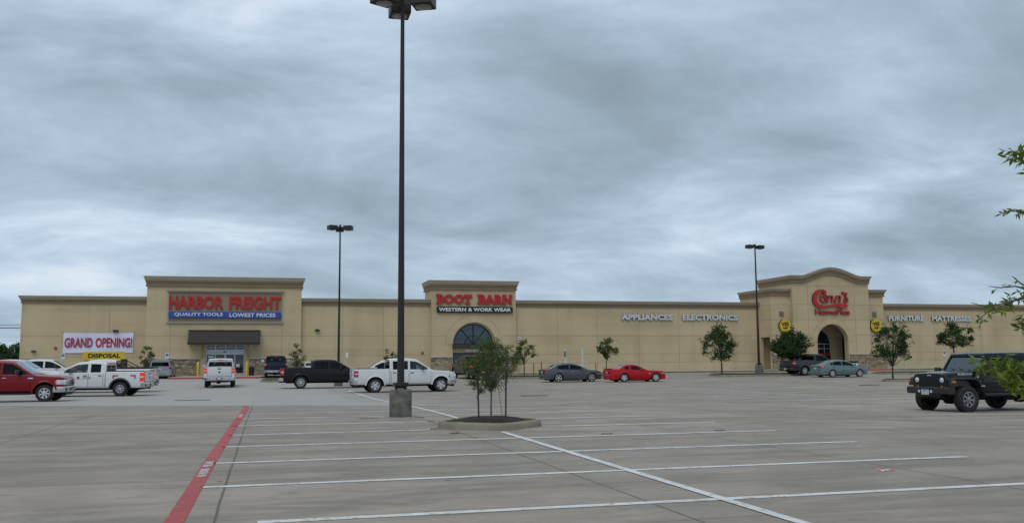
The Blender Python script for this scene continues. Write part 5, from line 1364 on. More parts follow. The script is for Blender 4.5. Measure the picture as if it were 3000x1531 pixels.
# --- pickup details
def det_pickup(kind):
    def f(t, S, H, SZ, patch, mp_, lit):
        x0, x1 = S['plan'][0][0], S['plan'][-1][0]; W = S['W'] / 2; zb = S['zb']
        mb = S.get('m_bump', M_CHROME)
        bm = NB(); bumper(bm, x0 - .04, 1, .44, .70, W - .03, .13, .20, .22, wrap=.16); bo = link('front_bumper', bm, mb, t, 35)
        bm = NB(); box(bm, x0 - .1, x0 + .02, -W * .55, W * .55, .30, .43, 0, .02); symbox(bm, x0 + .0, x0 + .075, W * .52, W * .80, .49, .62, .01); link('air_dam', bm, M_TRIMB, bo)
        for s in (1, -1):
            bm = NB(); tube(bm, [(x0 + .06, s * W * .66, .555), (x0 + .088, s * W * .66, .555)], .055, 14); link('fog_lamp', bm, M_HEAD, bo)
        zt = interp(S['top'], x0 - .02)
        # grille with bars
        g_ = link('grille', (lambda b: (box(b, x0 - .06, x0 + .035, -W * .55, W * .55, .74, zt - .03, 0, .02), b)[1])(NB()), M_TRIMB, t)
        bm = NB(); nb_ = S.get('bars', 3)
        for k in range(nb_):
            z = .79 + (zt - .86) * k / max(1, nb_ - 1); box(bm, x0 + .02, x0 + .07, -W * .52, W * .52, z - .022 * 3 / nb_ - .004, z + .022 * 3 / nb_ + .004, 0, .008)
        for s in (1, -1): a, b = sorted((s * W * .5, s * W * .56)); box(bm, x0 - .02, x0 + .065, a, b, .75, zt - .03, 0, .01)
        box(bm, x0 - .02, x0 + .062, -W * .54, W * .54, zt - .07, zt - .025, 0, .01)
        link('grille_bars', bm, S.get('m_bars', M_CHROME), g_, 40)
        for s in (1, -1):
            bm = NB(); patch_front = []
            a, b = sorted((s * W * .58, s * (W - .10))); box(bm, x0 - .16, x0 + .03, a, b, .78, zt - .05, 0, .03, 3); patch(bm, x0 - .07, x0 - .34, .80, zt - .06, .012, s, False, 5, 3)
            hl = link('headlight', bm, M_HEAD, t, 40)
            bm = NB(); patch(bm, x0 - .34, x0 - .41, .82, zt - .08, .014, s, False, 2, 2); link('side_marker', bm, M_AMBER, hl)
            bm = NB(); zt2 = S['bedz']; tz0, tz1 = S.get('tail', (zt2 - .52, zt2 - .06))
            patch(bm, x1 + .21, x1 + .02, tz0, tz1, .014, s, False, 4, 5)
            a, b = sorted((s * (W - .19), s * (H(x1) * SZ(tz0) + .006))); box(bm, x1 - .02, x1 + .06, a, b, tz0, tz1, 0, .012)
            tl = link('taillight', bm, M_TAILON if lit else M_TAIL, t, 40)
            bm = NB(); zc_ = tz0 + (tz1 - tz0) * .42; patch(bm, x1 + .19, x1 + .02, zc_, zc_ + (tz1 - tz0) * .16, .018, s, False, 3, 1); a, b = sorted((s * (W - .17), s * (W - .04))); box(bm, x1 - .026, x1 - .018, a, b, zc_, zc_ + (tz1 - tz0) * .16); link('reversing_lamp', bm, M_HEAD, tl)
        # tailgate
        bm = NB(); box(bm, x1 - .028, x1 + .02, -W + .22, W - .22, zb + .30, S['bedz'] - .02, 0, .012, 2); tg_ = link('tailgate', bm, mp_, t, 40)
        bm = NB(); box(bm, x1 - .04, x1 - .024, -.12, .12, S['bedz'] - .17, S['bedz'] - .10, 0, .006); link('tailgate_handle', bm, M_TRIMB, tg_)
        bm = NB(); box(bm, x1 - .034, x1 - .027, -.06, .06, S['bedz'] - .42, S['bedz'] - .30, 0, .002); link('badge', bm, M_BLACK if kind != 'f' else M_BLUE, tg_)
        bm = NB(); box(bm, x1 - .015, x1 + .02, -W + .205, W - .205, zb + .285, S['bedz'] - .01); link('tailgate_gap', bm, M_SEAM, tg_)
        bm = NB(); bumper(bm, x1 + .02, -1, .50, .70, W - .02, .16, .06, .24); rb = link('rear_bumper', bm, mb, t, 35)
        bm = NB(); box(bm, x1 - .16, x1 - .12, -.20, .20, .50, .69, 0, .01); link('plate_recess', bm, M_TRIMB, rb)
        bm = NB(); box(bm, x1 - .175, x1 - .161, -.155, .155, .53, .68, 0, .0); link('licence_plate', bm, M_PLATE, rb)
        bm = NB(); box(bm, x1 - .1, x1 + .3, -.04, .04, .38, .46); link('tow_hitch', bm, M_UNDER, rb)
        # bed rails, seam between cab and bed, rocker
        bx = S['bed']
        bm = NB(); symbox(bm, bx[1] + .02, bx[0], W * SZ(S['bedz']) - .115, W * SZ(S['bedz']) - .03, S['bedz'] - .004, S['bedz'] + .025, .008); link('bed_rail_cap', bm, M_TRIMB, t)
        for s in (1, -1):
            bm = NB(); patch(bm, bx[0] + .022, bx[0] + .001, zb + .02, S['bedz'] - .03, .006, s, False, 1, 8); link('cab_gap', bm, M_SEAM, t)
        if S.get('step'):
            bm = NB(); symbox(bm, S['xr'] + .75, S['xf'] - .62, W - .12, W + .06, .34, .41, .02); link('running_board', bm, M_TRIMB, t, 40)
        mirrors(t, S['cab']['prof'][0][0] - .62, S['cab']['zb'] + .01, W * .93, S.get('m_mirror', M_TRIMB), S.get('mirror_big', .05))
        wipers(t, S['cab']['prof'][0][0] - .06, S['cab']['zb'] + .015, W * .7)
        xb = S['cab']['prof'][-1][0]; zr = interp(S['cab']['prof'], xb)
        bm = NB(); box(bm, xb - .02, xb + .05, -.17, .17, zr - .035, zr + .035, 0, .01); link('high_brake_light', bm, M_TAILON if lit else M_TAIL, t)
        if kind == 'f':
            for s in (1, -1):
                bm = NB(); patch(bm, S['xf'] - .50, S['xf'] - .72, 1.08, 1.13, .012, s, False, 2, 1); link('badge', bm, M_CHROME, t)
    return f
SEC_TRUCK = [(.30, .93), (.45, .955), (.62, .985), (.85, 1.0), (1.02, .995), (1.2, .975), (1.34, .955), (1.6, .94)]
def pickup(L=5.9, W=2.0, wb=3.68, crew=True, kind='f', hood=1.15, belt=1.27, roof=1.93, bed=1.35, rt=.40, rim=.245, front=.93, **k):
    x0 = L / 2; x1 = -L / 2; xf = x0 - front; xr = xf - wb
    cowl = x0 - 1.38; cabl = 2.50 if crew == True else (2.45 if crew == 'ext' else 1.95)
    cr = cowl - cabl
    S = dict(W=W, xf=xf, xr=xr, rt=rt, ra=rt + .115, zb=.46, track=W / 2 - .165, wd=.27, rim=rim, style=(6, .085), m_rim=M_RIM, flare=.022, lip=.085,
        top=[(x0, hood - .10), (x0 - .06, hood - .04), (x0 - .25, hood), (cowl + .15, belt - .045), (cowl, belt - .01), (cr + .02, belt + .0), (cr, belt + .01), (cr - .012, bed - .002), (cr - .03, bed), (x1, bed)],
        plan=[(x0, W / 2 * .80), (x0 - .06, W / 2 * .90), (x0 - .16, W / 2 * .95), (x0 - .4, W / 2 * .985), (x0 - 1.0, W / 2), (x1 + .25, W / 2), (x1 + .05, W / 2 * .985), (x1, W / 2 * .965)],
        sec=SEC_TRUCK, cav=[(cowl - .30, cr + .08, .75), (cr - .05, x1 + .06, .85)], bed=(cr - .02, x1), bedz=bed,
        cab=dict(prof=[(cowl, belt), (cowl - .42, belt + .27), (cowl - .80, roof - .13), (cowl - .98, roof - .045), (cowl - 1.3, roof - .01), (cowl - 1.8, roof), (cr + .25, roof - .02), (cr + .08, roof - .05), (cr, roof - .09)],
                 wb=W / 2 - .065, wr=W / 2 - .215, zb=belt, ws=(cowl - .03, cowl - .93), rs=None,
                 win=[(cowl - .30, cowl - 1.32), (cowl - 1.44, cr + .18)] if crew == True else ([(cowl - .30, cowl - 1.50), (cowl - 1.66, cr + .26)] if crew == 'ext' else [(cowl - .30, cr + .16)])),
        doors=[(cowl - .12, cowl - 1.38, 0), (cowl - 1.40, cr + .10, 1)] if crew == True else [(cowl - .12, cowl - 1.56, 0), (cowl - 1.58, cr + .12, 1)] if crew else [(cowl - .12, cr + .12, 0)],
        seats=[cowl - 1.55, cowl - 2.25] if crew == True else ([cowl - 1.60] if not crew else [cowl - 1.65, cowl - 2.25]), seatz=.85, under=.12)
    if crew == False: S['seats'] = [cowl - 1.6]
    S['m_handle'] = M_TRIMB
    S.update(k); S['detail'] = det_pickup(kind); return S
WHITE = paint('white', (.68, .70, .72), .3); REDP = paint('dark_red', (.20, .004, .010), .28); BLK = paint('black', (.008, .008, .009), .3)
GRYT = paint('dark_grey', (.055, .058, .066), .3, .3); NAVY = paint('navy', (.012, .018, .045), .25); OLV = paint('olive', (.055, .050, .036), .35)
SLV = paint('silver', (.36, .37, .40), .3, .5); SEDG = paint('slate_grey', (.10, .105, .125), .3, .4); REDC = paint('bright_red', (.44, .006, .012), .25); TEAL = paint('pale_teal', (.16, .23, .24), .3, .35)
JBLK = paint('jeep_black', (.006, .008, .011), .25, coat=.55)
def bar3(t, S, xb):
    pass
veh_r = vehicle('dark red crew cab pickup cut by the left edge, nose to the right', 'pickup truck', 'pickup_truck', -12.05, 48.75, -3, pickup(front=.86, step=True, m_handle=M_CHROME, style=(7, .07), bars=4, glass=M_TINT, dz=0), REDP)
v2 = vehicle('white extended cab pickup with star logo on its door, tail lamps to the right', 'pickup truck', 'pickup_truck', -9.15, 55.35, 171, pickup(L=5.85, W=2.03, wb=3.65, crew='ext', kind='c', roof=1.88, hood=1.13, bed=1.33, style=(8, .05), glass=M_TINT, front_clear=True, rim=.22, front=.96, m_arch=M_TRIMB, m_bump=M_CHROME), WHITE, lit=True)
# decals of the star logo and the red marks over its rear arch (writing on both doors)
def flat_text(par, txt, x, z, w_, h_, y, s, m_, bold=.0):
    bm = text_bm(txt, w_, h_, .004, bold)
    for v_ in bm.verts: v_.co = Vector((x - s * (v_.co.x - w_ / 2), s * (y - v_.co.y), z + v_.co.z))
    return link('lettering', bm, m_, par)
def star(bm, x, y, z, r, s):
    P_ = [(x + (r if k % 2 == 0 else r * .42) * math.sin(PI * k / 5), s * y, z + (r if k % 2 == 0 else r * .42) * math.cos(PI * k / 5)) for k in range(10)]
    bm.faces.new([bm.verts.new(p) for p in P_])
for s in (1, -1):
    lg = part('door_logo', v2)
    flat_text(lg, 'LONE', .95, .99, .40, .075, 1.028, s, M_GREYSIDE); flat_text(lg, 'STAR', .02, .99, .40, .075, 1.028, s, M_GREYSIDE)
    bm = NB(); star(bm, .49, 1.03, 1.03, .11, s); link('star', bm, mat('star_red', (.16, .03, .03), .5), lg)
    bm = NB(); box(bm, -.15, 1.15, *sorted((s * 1.026, s * 1.029)), .945, .952); link('logo_line', bm, M_GREYSIDE, lg)
    bm = NB()
    for xx in (-1.45, -2.35): star(bm, xx + .45, 1.022, 1.17, .03, s) if xx == -2.35 else None
    for a, b in ((-1.30, -1.58), (-2.22, -2.50)): box(bm, b, a, *sorted((s * 1.015, s * 1.024)), 1.09, 1.145)
    box(bm, -1.36, -1.30, *sorted((s * 1.015, s * 1.0235)), .95, 1.088); box(bm, -2.50, -2.44, *sorted((s * 1.015, s * 1.0235)), .95, 1.088)
    link('red_decal', bm, M_TAIL, lg)
# driver of that pickup
def seated_person(par_loc, rz, label):
    t = thing('person', label, 'person', par_loc, rz)
    V = [((0, 0, 0), .15), ((0, 0, .18), .14), ((0, 0, .38), .165), ((0, 0, .50), .10), ((.01, 0, .57), .055), ((.02, 0, .66), .095), ((.03, 0, .74), .10), ((.02, 0, .82), .06),
         ((0, .20, .47), .07), ((.16, .25, .27), .05), ((.40, .17, .30), .038), ((.47, .14, .32), .035), ((0, -.20, .47), .07), ((.16, -.25, .27), .05), ((.40, -.17, .30), .038), ((.47, -.14, .32), .035),
         ((.42, .12, -.02), .09), ((.55, .13, -.38), .06), ((.66, .13, -.42), .04), ((.42, -.12, -.02), .09), ((.55, -.13, -.38), .06), ((.66, -.13, -.42), .04)]
    E_ = [(0, 1), (1, 2), (2, 3), (3, 4), (4, 5), (5, 6), (6, 7), (3, 8), (8, 9), (9, 10), (10, 11), (3, 12), (12, 13), (13, 14), (14, 15), (0, 16), (16, 17), (17, 18), (0, 19), (19, 20), (20, 21)]
    me = bpy.data.meshes.new('body'); me.from_pydata([v[0] for v in V], E_, []); o = bpy.data.objects.new('body', me); COL.objects.link(o)
    md = o.modifiers.new('s', 'SKIN'); 
    if not me.skin_vertices: bpy.context.view_layer.update()
    sv = me.skin_vertices[0].data
    for i, v in enumerate(V): sv[i].radius = (v[1], v[1]); sv[i].use_root = (i == 0)
    o.modifiers.new('u', 'SUBSURF').levels = 2
    bpy.context.view_layer.update()
    m2 = bpy.data.meshes.new_from_object(o.evaluated_get(bpy.context.evaluated_depsgraph_get()))
    bpy.data.objects.remove(o)
    ms = mat('skin_tone', (.38, .22, .15), .6); mv = mat('lime_shirt', (.42, .58, .05), .8); mj = mat('jeans', (.05, .07, .12), .9)
    for q in (ms, mv, mj): m2.materials.append(q)
    for p in m2.polygons:
        c = p.center; p.use_smooth = True
        p.material_index = 0 if c.z > .54 or c.x > .30 and c.z > .2 else (2 if c.z < .06 or c.x > .3 else 1)
    b = bpy.data.objects.new('body', m2); COL.objects.link(b); b.parent = t
    bm = NB(); bmesh.ops.create_uvsphere(bm, u_segments=16, v_segments=8, radius=.115)
    for v_ in bm.verts: v_.co = Vector((v_.co.x + .005, v_.co.y, max(v_.co.z, -.01) * 1.0 + .76))
    link('cap', bm, mv, t, 60)
    bm = NB(); box(bm, .10, .20, -.08, .08, .765, .778, 0, .004); link('cap_brim', bm, mv, t)
    return t
Mv = v2.matrix_world
def in_vehicle(v, x, y, z):
    c, s = math.cos(v.rotation_euler.z), math.sin(v.rotation_euler.z); k = v.scale[0]
    return (v.location.x + k * (x * c - y * s), v.location.y + k * (x * s + y * c), v.location.z + k * z)
seated_person(in_vehicle(v2, -.05, .42, 1.02), v2.rotation_euler.z, 'driver in a lime green shirt and cap seated in the white extended cab pickup')

v3 = vehicle('white pickup with black headache rack and bed rails behind the star logo pickup', 'pickup truck', 'pickup_truck', -9.55, 61.15, 177, pickup(L=6.0, W=2.03, wb=3.7, crew='ext', kind='c', roof=1.97, belt=1.33, bed=1.40, hood=1.2, style=(5, .07), m_arch=M_TRIMB), WHITE)
bm = NB()
for s in (1, -1):
    tube(bm, [(-1.12, s * .86, 1.42), (-1.12, s * .80, 1.98)], .04, 6); tube(bm, [(-1.12, s * .84, 1.9), (-1.95, s * .9, 1.44)], .03, 6)
    box(bm, -2.95, -1.1, *sorted((s * .86, s * .95)), 1.425, 1.50, 0)
tube(bm, [(-1.12, -.8, 1.96), (-1.12, .8, 1.96)], .04, 6); tube(bm, [(-1.12, -.82, 1.7), (-1.12, .82, 1.7)], .03, 6)
for k in range(9): tube(bm, [(-1.12, -.7 + .175 * k, 1.45), (-1.12, -.7 + .175 * k, 1.95)], .014, 4)
link('headache_rack', bm, M_TRIMB, v3)
wa = vehicle('white crew cab pickup directly behind the red pickup, only roof and hood visible', 'pickup truck', 'pickup_truck', -14.9, 62.6, -3, pickup(roof=1.99, hood=1.25, belt=1.36), WHITE)
wb_ = vehicle('white pickup farther back, its side window above the first white hood', 'pickup truck', 'pickup_truck', -14.9, 70.5, 0, pickup(roof=1.97, hood=1.22, belt=1.34, glass=M_TINT), WHITE)
vr = vehicle('white crew cab pickup seen from behind, brake lights on, facing the shop doors', 'pickup truck', 'pickup_truck', -3.1, 68.7, 91, pickup(L=5.8, W=2.02, wb=3.6, kind='r', roof=1.95, bed=1.40, belt=1.33, tail=(.98, 1.32), glass=M_TINT, m_mirror=M_TRIMB, mirror_big=.07), WHITE, lit=True)
vb = vehicle('navy blue lifted pickup parked nose-in by the left tower, seen from behind', 'pickup truck', 'pickup_truck', .85, 88.3, 90, pickup(L=6.0, W=2.03, wb=3.7, kind='c', roof=2.0, hood=1.25, belt=1.38, bed=1.42, rt=.42, tail=(1.05, 1.38), mirror_big=.12, glass=M_TINT), NAVY, scale=1.0)
bm = NB()
for k in range(5): box(bm, .55, .68, -.5 + .25 * k - .05, -.5 + .25 * k + .05, 1.995, 2.04, 0, .01)
link('cab_clearance_lamp', bm, M_TAIL, vb)
vk = vehicle('black crew cab pickup heading right behind the white one, chrome wheels', 'pickup truck', 'pickup_truck', 3.85, 63.0, 0, pickup(L=5.85, W=2.03, wb=3.65, kind='c', roof=1.87, hood=1.13, belt=1.26, bed=1.33, style=(8, .05), tail=(.87, 1.27), m_mirror=BLK, m_bump=M_CHROME), BLK)
vw = vehicle('white crew cab pickup behind the tall lamp post, black door handles', 'pickup truck', 'pickup_truck', 7.75, 54.25, 3, pickup(L=5.9, W=2.0, wb=3.84, front=.875, style=(5, .12), front_clear=True, tail=(.90, 1.24)), WHITE)
vo = vehicle('olive brown pickup with lit tail lamps before the arched entry of the middle tower', 'pickup truck', 'pickup_truck', 17.05, 77.9, 96, pickup(L=5.8, W=2.05, wb=3.6, kind='c', roof=1.98, belt=1.36, bed=1.40, hood=1.25, rt=.43, tail=(.95, 1.35), m_bump=M_TRIMB, m_bars=M_TRIMB), OLV, lit=True)
vg = vehicle('dark grey single cab pickup behind the teal sedan near the arched entrance', 'pickup truck', 'pickup_truck', 48.4, 75.2, 8, pickup(L=5.8, W=2.0, wb=3.6, crew=False, tail=(.95, 1.28), m_bump=GRYT, rt=.42, roof=1.93, bed=1.37), GRYT)

# --- sedans and coupes
def det_car(kind):
    def f(t, S, H, SZ, patch, mp_, lit):
        x0, x1 = S['plan'][0][0], S['plan'][-1][0]; W = S['W'] / 2
        zt = interp(S['top'], x0 - .05); zr = interp(S['top'], x1 + .04)
        bm = NB(); bumper(bm, x0 - .05, 1, .20, .50, W * .90, .075, .17, .2, wrap=.12); link('front_bumper', bm, mp_, t, 40)
        bm = NB(); box(bm, x0 - .1, x0 + .032, -W * .45, W * .45, .28, .40, 0, .01); box(bm, x0 - .12, x0 + .012, -W * .5, W * .5, .52, zt - .06, 0, .01); link('grille', bm, M_TRIMB, t)
        bm = NB(); bumper(bm, x1 + .05, -1, .24, .56, W * .93, .085, .13, .2, wrap=.10); rb = link('rear_bumper', bm, mp_, t, 40)
        zp = S.get('platez', .68)
        bm = NB(); box(bm, x1 - S.get('plateo', .012), x1 + .02, -.155, .155, zp, zp + .15); link('licence_plate', bm, M_PLATE, rb)
        for s in (1, -1):
            bm = NB(); patch(bm, x0 - .06, x0 - .42, zt - .17, zt - .055, .010, s, False, 6, 3)
            a, b = sorted((s * W * .52, s * W * .80)); box(bm, x0 - .10, x0 + .004, a, b, zt - .17, zt - .06, 0, .02, 2); link('headlight', bm, M_HEADG, t, 40)
            tz = S['tail']; bm = NB(); patch(bm, x1 + S.get('taill', .30), x1 + .03, tz[0], tz[1], .011, s, False, 6, 4)
            a, b = sorted((s * W * S.get('tailw', .5), s * W * .88)); box(bm, x1 - .012, x1 + .06, a, b, tz[0], tz[1], 0, .01); tl = link('taillight', bm, M_TAIL, t, 40)
            if kind == 'teal': bm = NB(); zc_ = (tz[0] + tz[1]) / 2 + .02; patch(bm, x1 + .28, x1 + .03, zc_, zc_ + .035, .014, s, False, 4, 1); link('reversing_lamp', bm, M_HEAD, tl)
            # sill and window line
            bm = NB(); patch(bm, S['xf'] - S['ra'] - .03, S['xr'] + S['ra'] + .03, S['zb'] - .01, S['zb'] + .09, .016, s, False, 6, 2); link('sill', bm, mp_, t, 40)
        mirrors(t, S['cab']['prof'][0][0] - .52, S['cab']['zb'] - .01, W * .90, S.get('m_mirror', mp_), -.03)
        wipers(t, S['cab']['prof'][0][0] - .05, S['cab']['zb'] + .0, W * .7)
        bm = NB(); xr_ = S['cab']['prof'][-1][0]; 
        for s in (1, -1): tube(bm, [(x1 + .02, s * W * .55, .27), (x1 - .06, s * W * .55, .27)], .035, 10)
        link('exhaust_tip', bm, M_CHROME, t)
        if kind == 'coupe':
            bm = NB(); box(bm, x1 - .02, x1 + .22, -W * .82, W * .82, zr + .045, zr + .085, 0, .015, 2); symbox(bm, x1 + .06, x1 + .14, W * .68, W * .72, zr - .02, zr + .05, .005); link('rear_spoiler', bm, mp_, t, 40)
            for s in (1, -1): bm = NB(); patch(bm, S['xf'] - .52, S['xf'] - .60, .62, .70, .012, s, False, 1, 1); link('badge', bm, M_CHROME, t)
    return f
SEC_CAR = [(.18, .90), (.30, .955), (.5, .995), (.65, 1.0), (.8, .975), (.92, .94), (1.05, .90)]
def sedan(L=4.63, W=1.80, wb=2.70, H_=1.415, belt=.93, hood=.85, deck=1.0, front=.86, cowl=None, roofx=.0, kind='civic', rt=.325, rim=.235, rear_base=None, **k):
    x0 = L / 2; x1 = -L / 2; xf = x0 - front; xr = xf - wb
    cw_ = cowl if cowl is not None else x0 - 1.18
    rb = rear_base if rear_base is not None else x1 + .42
    S = dict(W=W, xf=xf, xr=xr, rt=rt, ra=rt + .065, zb=.20, track=W / 2 - .115, wd=.21, rim=rim, style=(5, .09), flare=.012, lip=.03, crown=.035,
        top=[(x0, hood - .22), (x0 - .04, hood - .14), (x0 - .16, hood - .07), (x0 - .45, hood), (cw_ + .1, belt - .02), (cw_, belt), (rb, deck), (x1 + .12, deck - .015), (x1 + .03, deck - .05), (x1, deck - .12)],
        plan=[(x0, W / 2 * .72), (x0 - .04, W / 2 * .83), (x0 - .12, W / 2 * .90), (x0 - .35, W / 2 * .955), (x0 - .8, W / 2 * .985), (0, W / 2), (x1 + .75, W / 2 * .99), (x1 + .3, W / 2 * .95), (x1 + .1, W / 2 * .89), (x1, W / 2 * .82)],
        sec=SEC_CAR, cav=[(cw_ - .45, rb + .75, .45)], seats=[.10, -.75], seatz=.38, under=.04, m_rim=M_RIM,
        cab=dict(prof=[(cw_, belt), (cw_ - .45, belt + (H_ - belt) * .52), (cw_ - .85, H_ - .085), (cw_ - 1.15, H_ - .015), (cw_ - 1.5, H_), (cw_ - 2.0, H_ - .03), (cw_ - 2.45, H_ - .12), (rb + .35, deck + (H_ - deck) * .33), (rb, deck)],
                 wb=W / 2 * .90, wr=W / 2 * .66, zb=belt, ws=(cw_ - .05, cw_ - .95), rs=(cw_ - 2.45, rb + .04),
                 win=[(cw_ - .38, cw_ - 1.42), (cw_ - 1.50, cw_ - 2.38), (cw_ - 2.43, rb + .55)]),
        doors=[(cw_ - .18, cw_ - 1.46, 0), (cw_ - 1.48, cw_ - 2.42, 1)], tail=(.80, .93), m_handle=M_CHROME)
    S.update(k); S['detail'] = det_car(kind); return S
vehicle('slate grey sedan heading right on the far lane', 'car', 'sedan', 22.75, 68.25, 1, sedan(tail=(.80, .95), taill=.34, style=(5, .06), rt=.33, rim=.25), SEDG)
vehicle('pale teal sedan heading right near the arched entrance', 'car', 'sedan', 48.0, 70.5, 3, sedan(L=4.80, W=1.82, wb=2.78, H_=1.47, belt=.97, hood=.84, deck=1.06, front=.93, tail=(.80, .95), style=(7, .055), m_mirror=TEAL, kind='teal', m_handle=TEAL, m_rim=M_RIM), TEAL)
cp = sedan(L=4.77, W=1.88, wb=2.72, H_=1.385, belt=.94, hood=.88, deck=1.02, front=.93, kind='coupe', rt=.345, rim=.24, cowl=.72, rear_base=-1.62, tail=(.76, .92), taill=.0001, tailw=.35, style=(5, .11))
c_ = .72
cp['cab'].update(prof=[(c_, .94), (c_ - .40, 1.16), (c_ - .75, 1.31), (c_ - 1.0, 1.37), (c_ - 1.35, 1.385), (c_ - 1.65, 1.355), (c_ - 1.95, 1.27), (-1.62, 1.03)], ws=(c_ - .05, c_ - .85), rs=(c_ - 1.62, -1.55), win=[(c_ - .36, c_ - 1.36), (c_ - 1.52, c_ - 1.90)])
cp['doors'] = [(c_ - .10, c_ - 1.42, 0)]; cp['seats'] = [-.35]; cp['m_handle'] = REDC; cp['top'] = [(2.385, .70), (2.36, .78), (2.2, .83), (1.9, .87), (.82, .93), (.72, .94), (-1.62, 1.03), (-2.2, 1.03), (-2.36, 1.0), (-2.385, .92)]
vehicle('bright red two door coupe heading right in front of the long wall', 'car', 'coupe', 27.25, 66.25, 1, cp, REDC, scale=.95)
vehicle('white sedan parked facing the shops, its roof just showing above the black pickup bed', 'car', 'sedan', 4.1, 89.6, 92, sedan(), WHITE)

# --- van and sport utility
def det_van(t, S, H, SZ, patch, mp_, lit):
    x0, x1 = S['plan'][0][0], S['plan'][-1][0]; W = S['W'] / 2; zr = interp(S['top'], x1 + .04)
    bm = NB(); bumper(bm, x0 - .05, 1, .26, .60, W * .92, .08, .17, .2, wrap=.12); link('front_bumper', bm, mp_, t, 40)
    bm = NB(); box(bm, x0 - .1, x0 + .02, -W * .45, W * .45, .64, .82, 0, .01); link('grille', bm, M_TRIMB, t)
    bm = NB(); bumper(bm, x1 + .05, -1, .34, .64, W * .96, .11, .10, .22, wrap=.08); rb = link('rear_bumper', bm, mp_, t, 40)
    bm = NB(); box(bm, x1 - .02, x1 + .02, -.155, .155, .80, .95); link('licence_plate', bm, M_PLATE, rb)
    for s in (1, -1):
        bm = NB(); patch(bm, x0 - .06, x0 - .42, .72, .88, .010, s, False, 6, 3); a, b = sorted((s * W * .55, s * W * .82)); box(bm, x0 - .1, x0 + .01, a, b, .70, .86, 0, .02, 2); link('headlight', bm, M_HEAD, t, 40)
        bm = NB(); patch(bm, x1 + .20, x1 + .02, .86, zr - .04, .012, s, False, 4, 4); a, b = sorted((s * W * .74, s * W * .94)); box(bm, x1 - .014, x1 + .05, a, b, .86, zr - .03, 0, .01); link('taillight', bm, M_TAIL, t, 40)
    mirrors(t, S['cab']['prof'][0][0] - .55, S['cab']['zb'], W * .92, mp_, 0.); wipers(t, S['cab']['prof'][0][0] - .05, S['cab']['zb'], W * .7)
    bm = NB(); symbox(bm, S['cab']['prof'][-1][0] + .3, S['cab']['prof'][0][0] - 1.2, W * .66, W * .70, S['H'] - .01, S['H'] + .045, .01); link('roof_rail', bm, M_TRIMB, t)
def van(L=5.14, W=1.98, wb=3.08, H_=1.74, belt=1.06, hood=.98, cowl=None, rt=.34, **k):
    x0 = L / 2; x1 = -L / 2; xf = x0 - .95; xr = xf - wb; cw_ = cowl if cowl is not None else x0 - .95
    S = dict(H=H_, W=W, xf=xf, xr=xr, rt=rt, ra=rt + .08, zb=.26, track=W / 2 - .13, wd=.22, rim=.22, style=(5, .07), flare=.012, lip=.03,
        top=[(x0, hood - .25), (x0 - .05, hood - .14), (x0 - .3, hood), (cw_, belt), (x1 + .05, belt + .04), (x1, belt + .02)],
        plan=[(x0, W / 2 * .68), (x0 - .08, W / 2 * .82), (x0 - .3, W / 2 * .93), (x0 - .8, W / 2 * .99), (0, W / 2), (x1 + .4, W / 2 * .99), (x1 + .08, W / 2 * .95), (x1, W / 2 * .90)],
        sec=[(.2, .93), (.4, .98), (.7, 1.0), (.95, .985), (1.2, .955), (1.5, .93)], cav=[(cw_ - .4, x1 + .15, .5)], seats=[.55, -.4], seatz=.55, under=.05,
        cab=dict(prof=[(cw_, belt), (cw_ - .55, belt + .40), (cw_ - .95, H_ - .07), (cw_ - 1.3, H_ - .01), (cw_ - 2.2, H_), (x1 + .35, H_ - .03), (x1 + .18, H_ - .07), (x1 + .10, H_ - .12)],
                 wb=W / 2 * .91, wr=W / 2 * .74, zb=belt, ws=(cw_ - .05, cw_ - 1.05), rs=None, win=[(cw_ - .5, cw_ - 1.6), (cw_ - 1.7, cw_ - 2.7), (cw_ - 2.8, x1 + .35)]),
        doors=[(cw_ - .25, cw_ - 1.64, 0), (cw_ - 1.67, cw_ - 2.72, 1)], m_handle=M_CHROME)
    S.update(k); S['detail'] = det_van; return S
vehicle('silver minivan parked facing the shops, seen from behind at left', 'minivan', 'minivan', -9.2, 91.1, 90, van(glass=M_TINT), SLV)
vehicle('white utility vehicle mostly hidden behind the white pickup bed, slanted windshield showing', 'car', 'sport_utility_vehicle', 8.2, 66.0, 181, van(L=4.8, W=1.88, wb=2.8, H_=1.80, belt=1.12, hood=1.05, cowl=1.35), WHITE)
#vehicle('silver pickup just behind the star logo pickup tail, chrome bumper corner showing', 'pickup truck', 'pickup_truck', -9.85, 68.3, 178, pickup(L=5.8, W=2.0, roof=1.9, crew=False, bed=1.30), SLV)

# --- open top yellow skip
sk = thing('yellow_skip', 'yellow waste skip marked DISPOSAL by the wall under the banner', 'skip', (-13.3, 86.6, gz(-13, 86.6) - .25), R(3)); sk.scale = (.86, .86, .93); sk.location.x = -13.5
bm = NB(); box(bm, -1.85, 1.85, -1.15, 1.15, .18, 2.15, 0, .02)
for k in range(6): x = -1.75 + k * .7; box(bm, x - .05, x + .05, -1.22, -1.15, .2, 2.1)
box(bm, -1.9, 1.9, -1.2, 1.2, 2.151, 2.27, 0, .02); link('skip_body', bm, M_YELLOW, sk)
bm = NB(); box(bm, -1.9, 1.9, -1.26, -1.225, 2.10, 2.86, 0); bb_ = link('name_board', bm, M_YELLOW, sk)
bm = text_bm('DISPOSAL', 2.95, .40, .01, .04); bmesh.ops.translate(bm, verts=bm.verts, vec=(-1.42, -1.262, 2.30)); link('lettering', bm, M_BLACK, bb_)
bm = NB(); 
for x in (-1.3, 1.3):
    for y in (-.9, .9): tube(bm, [(x, y - .05, .1), (x, y + .05, .1)], .1, 10)
link('skid_roller', bm, M_UNDER, sk)

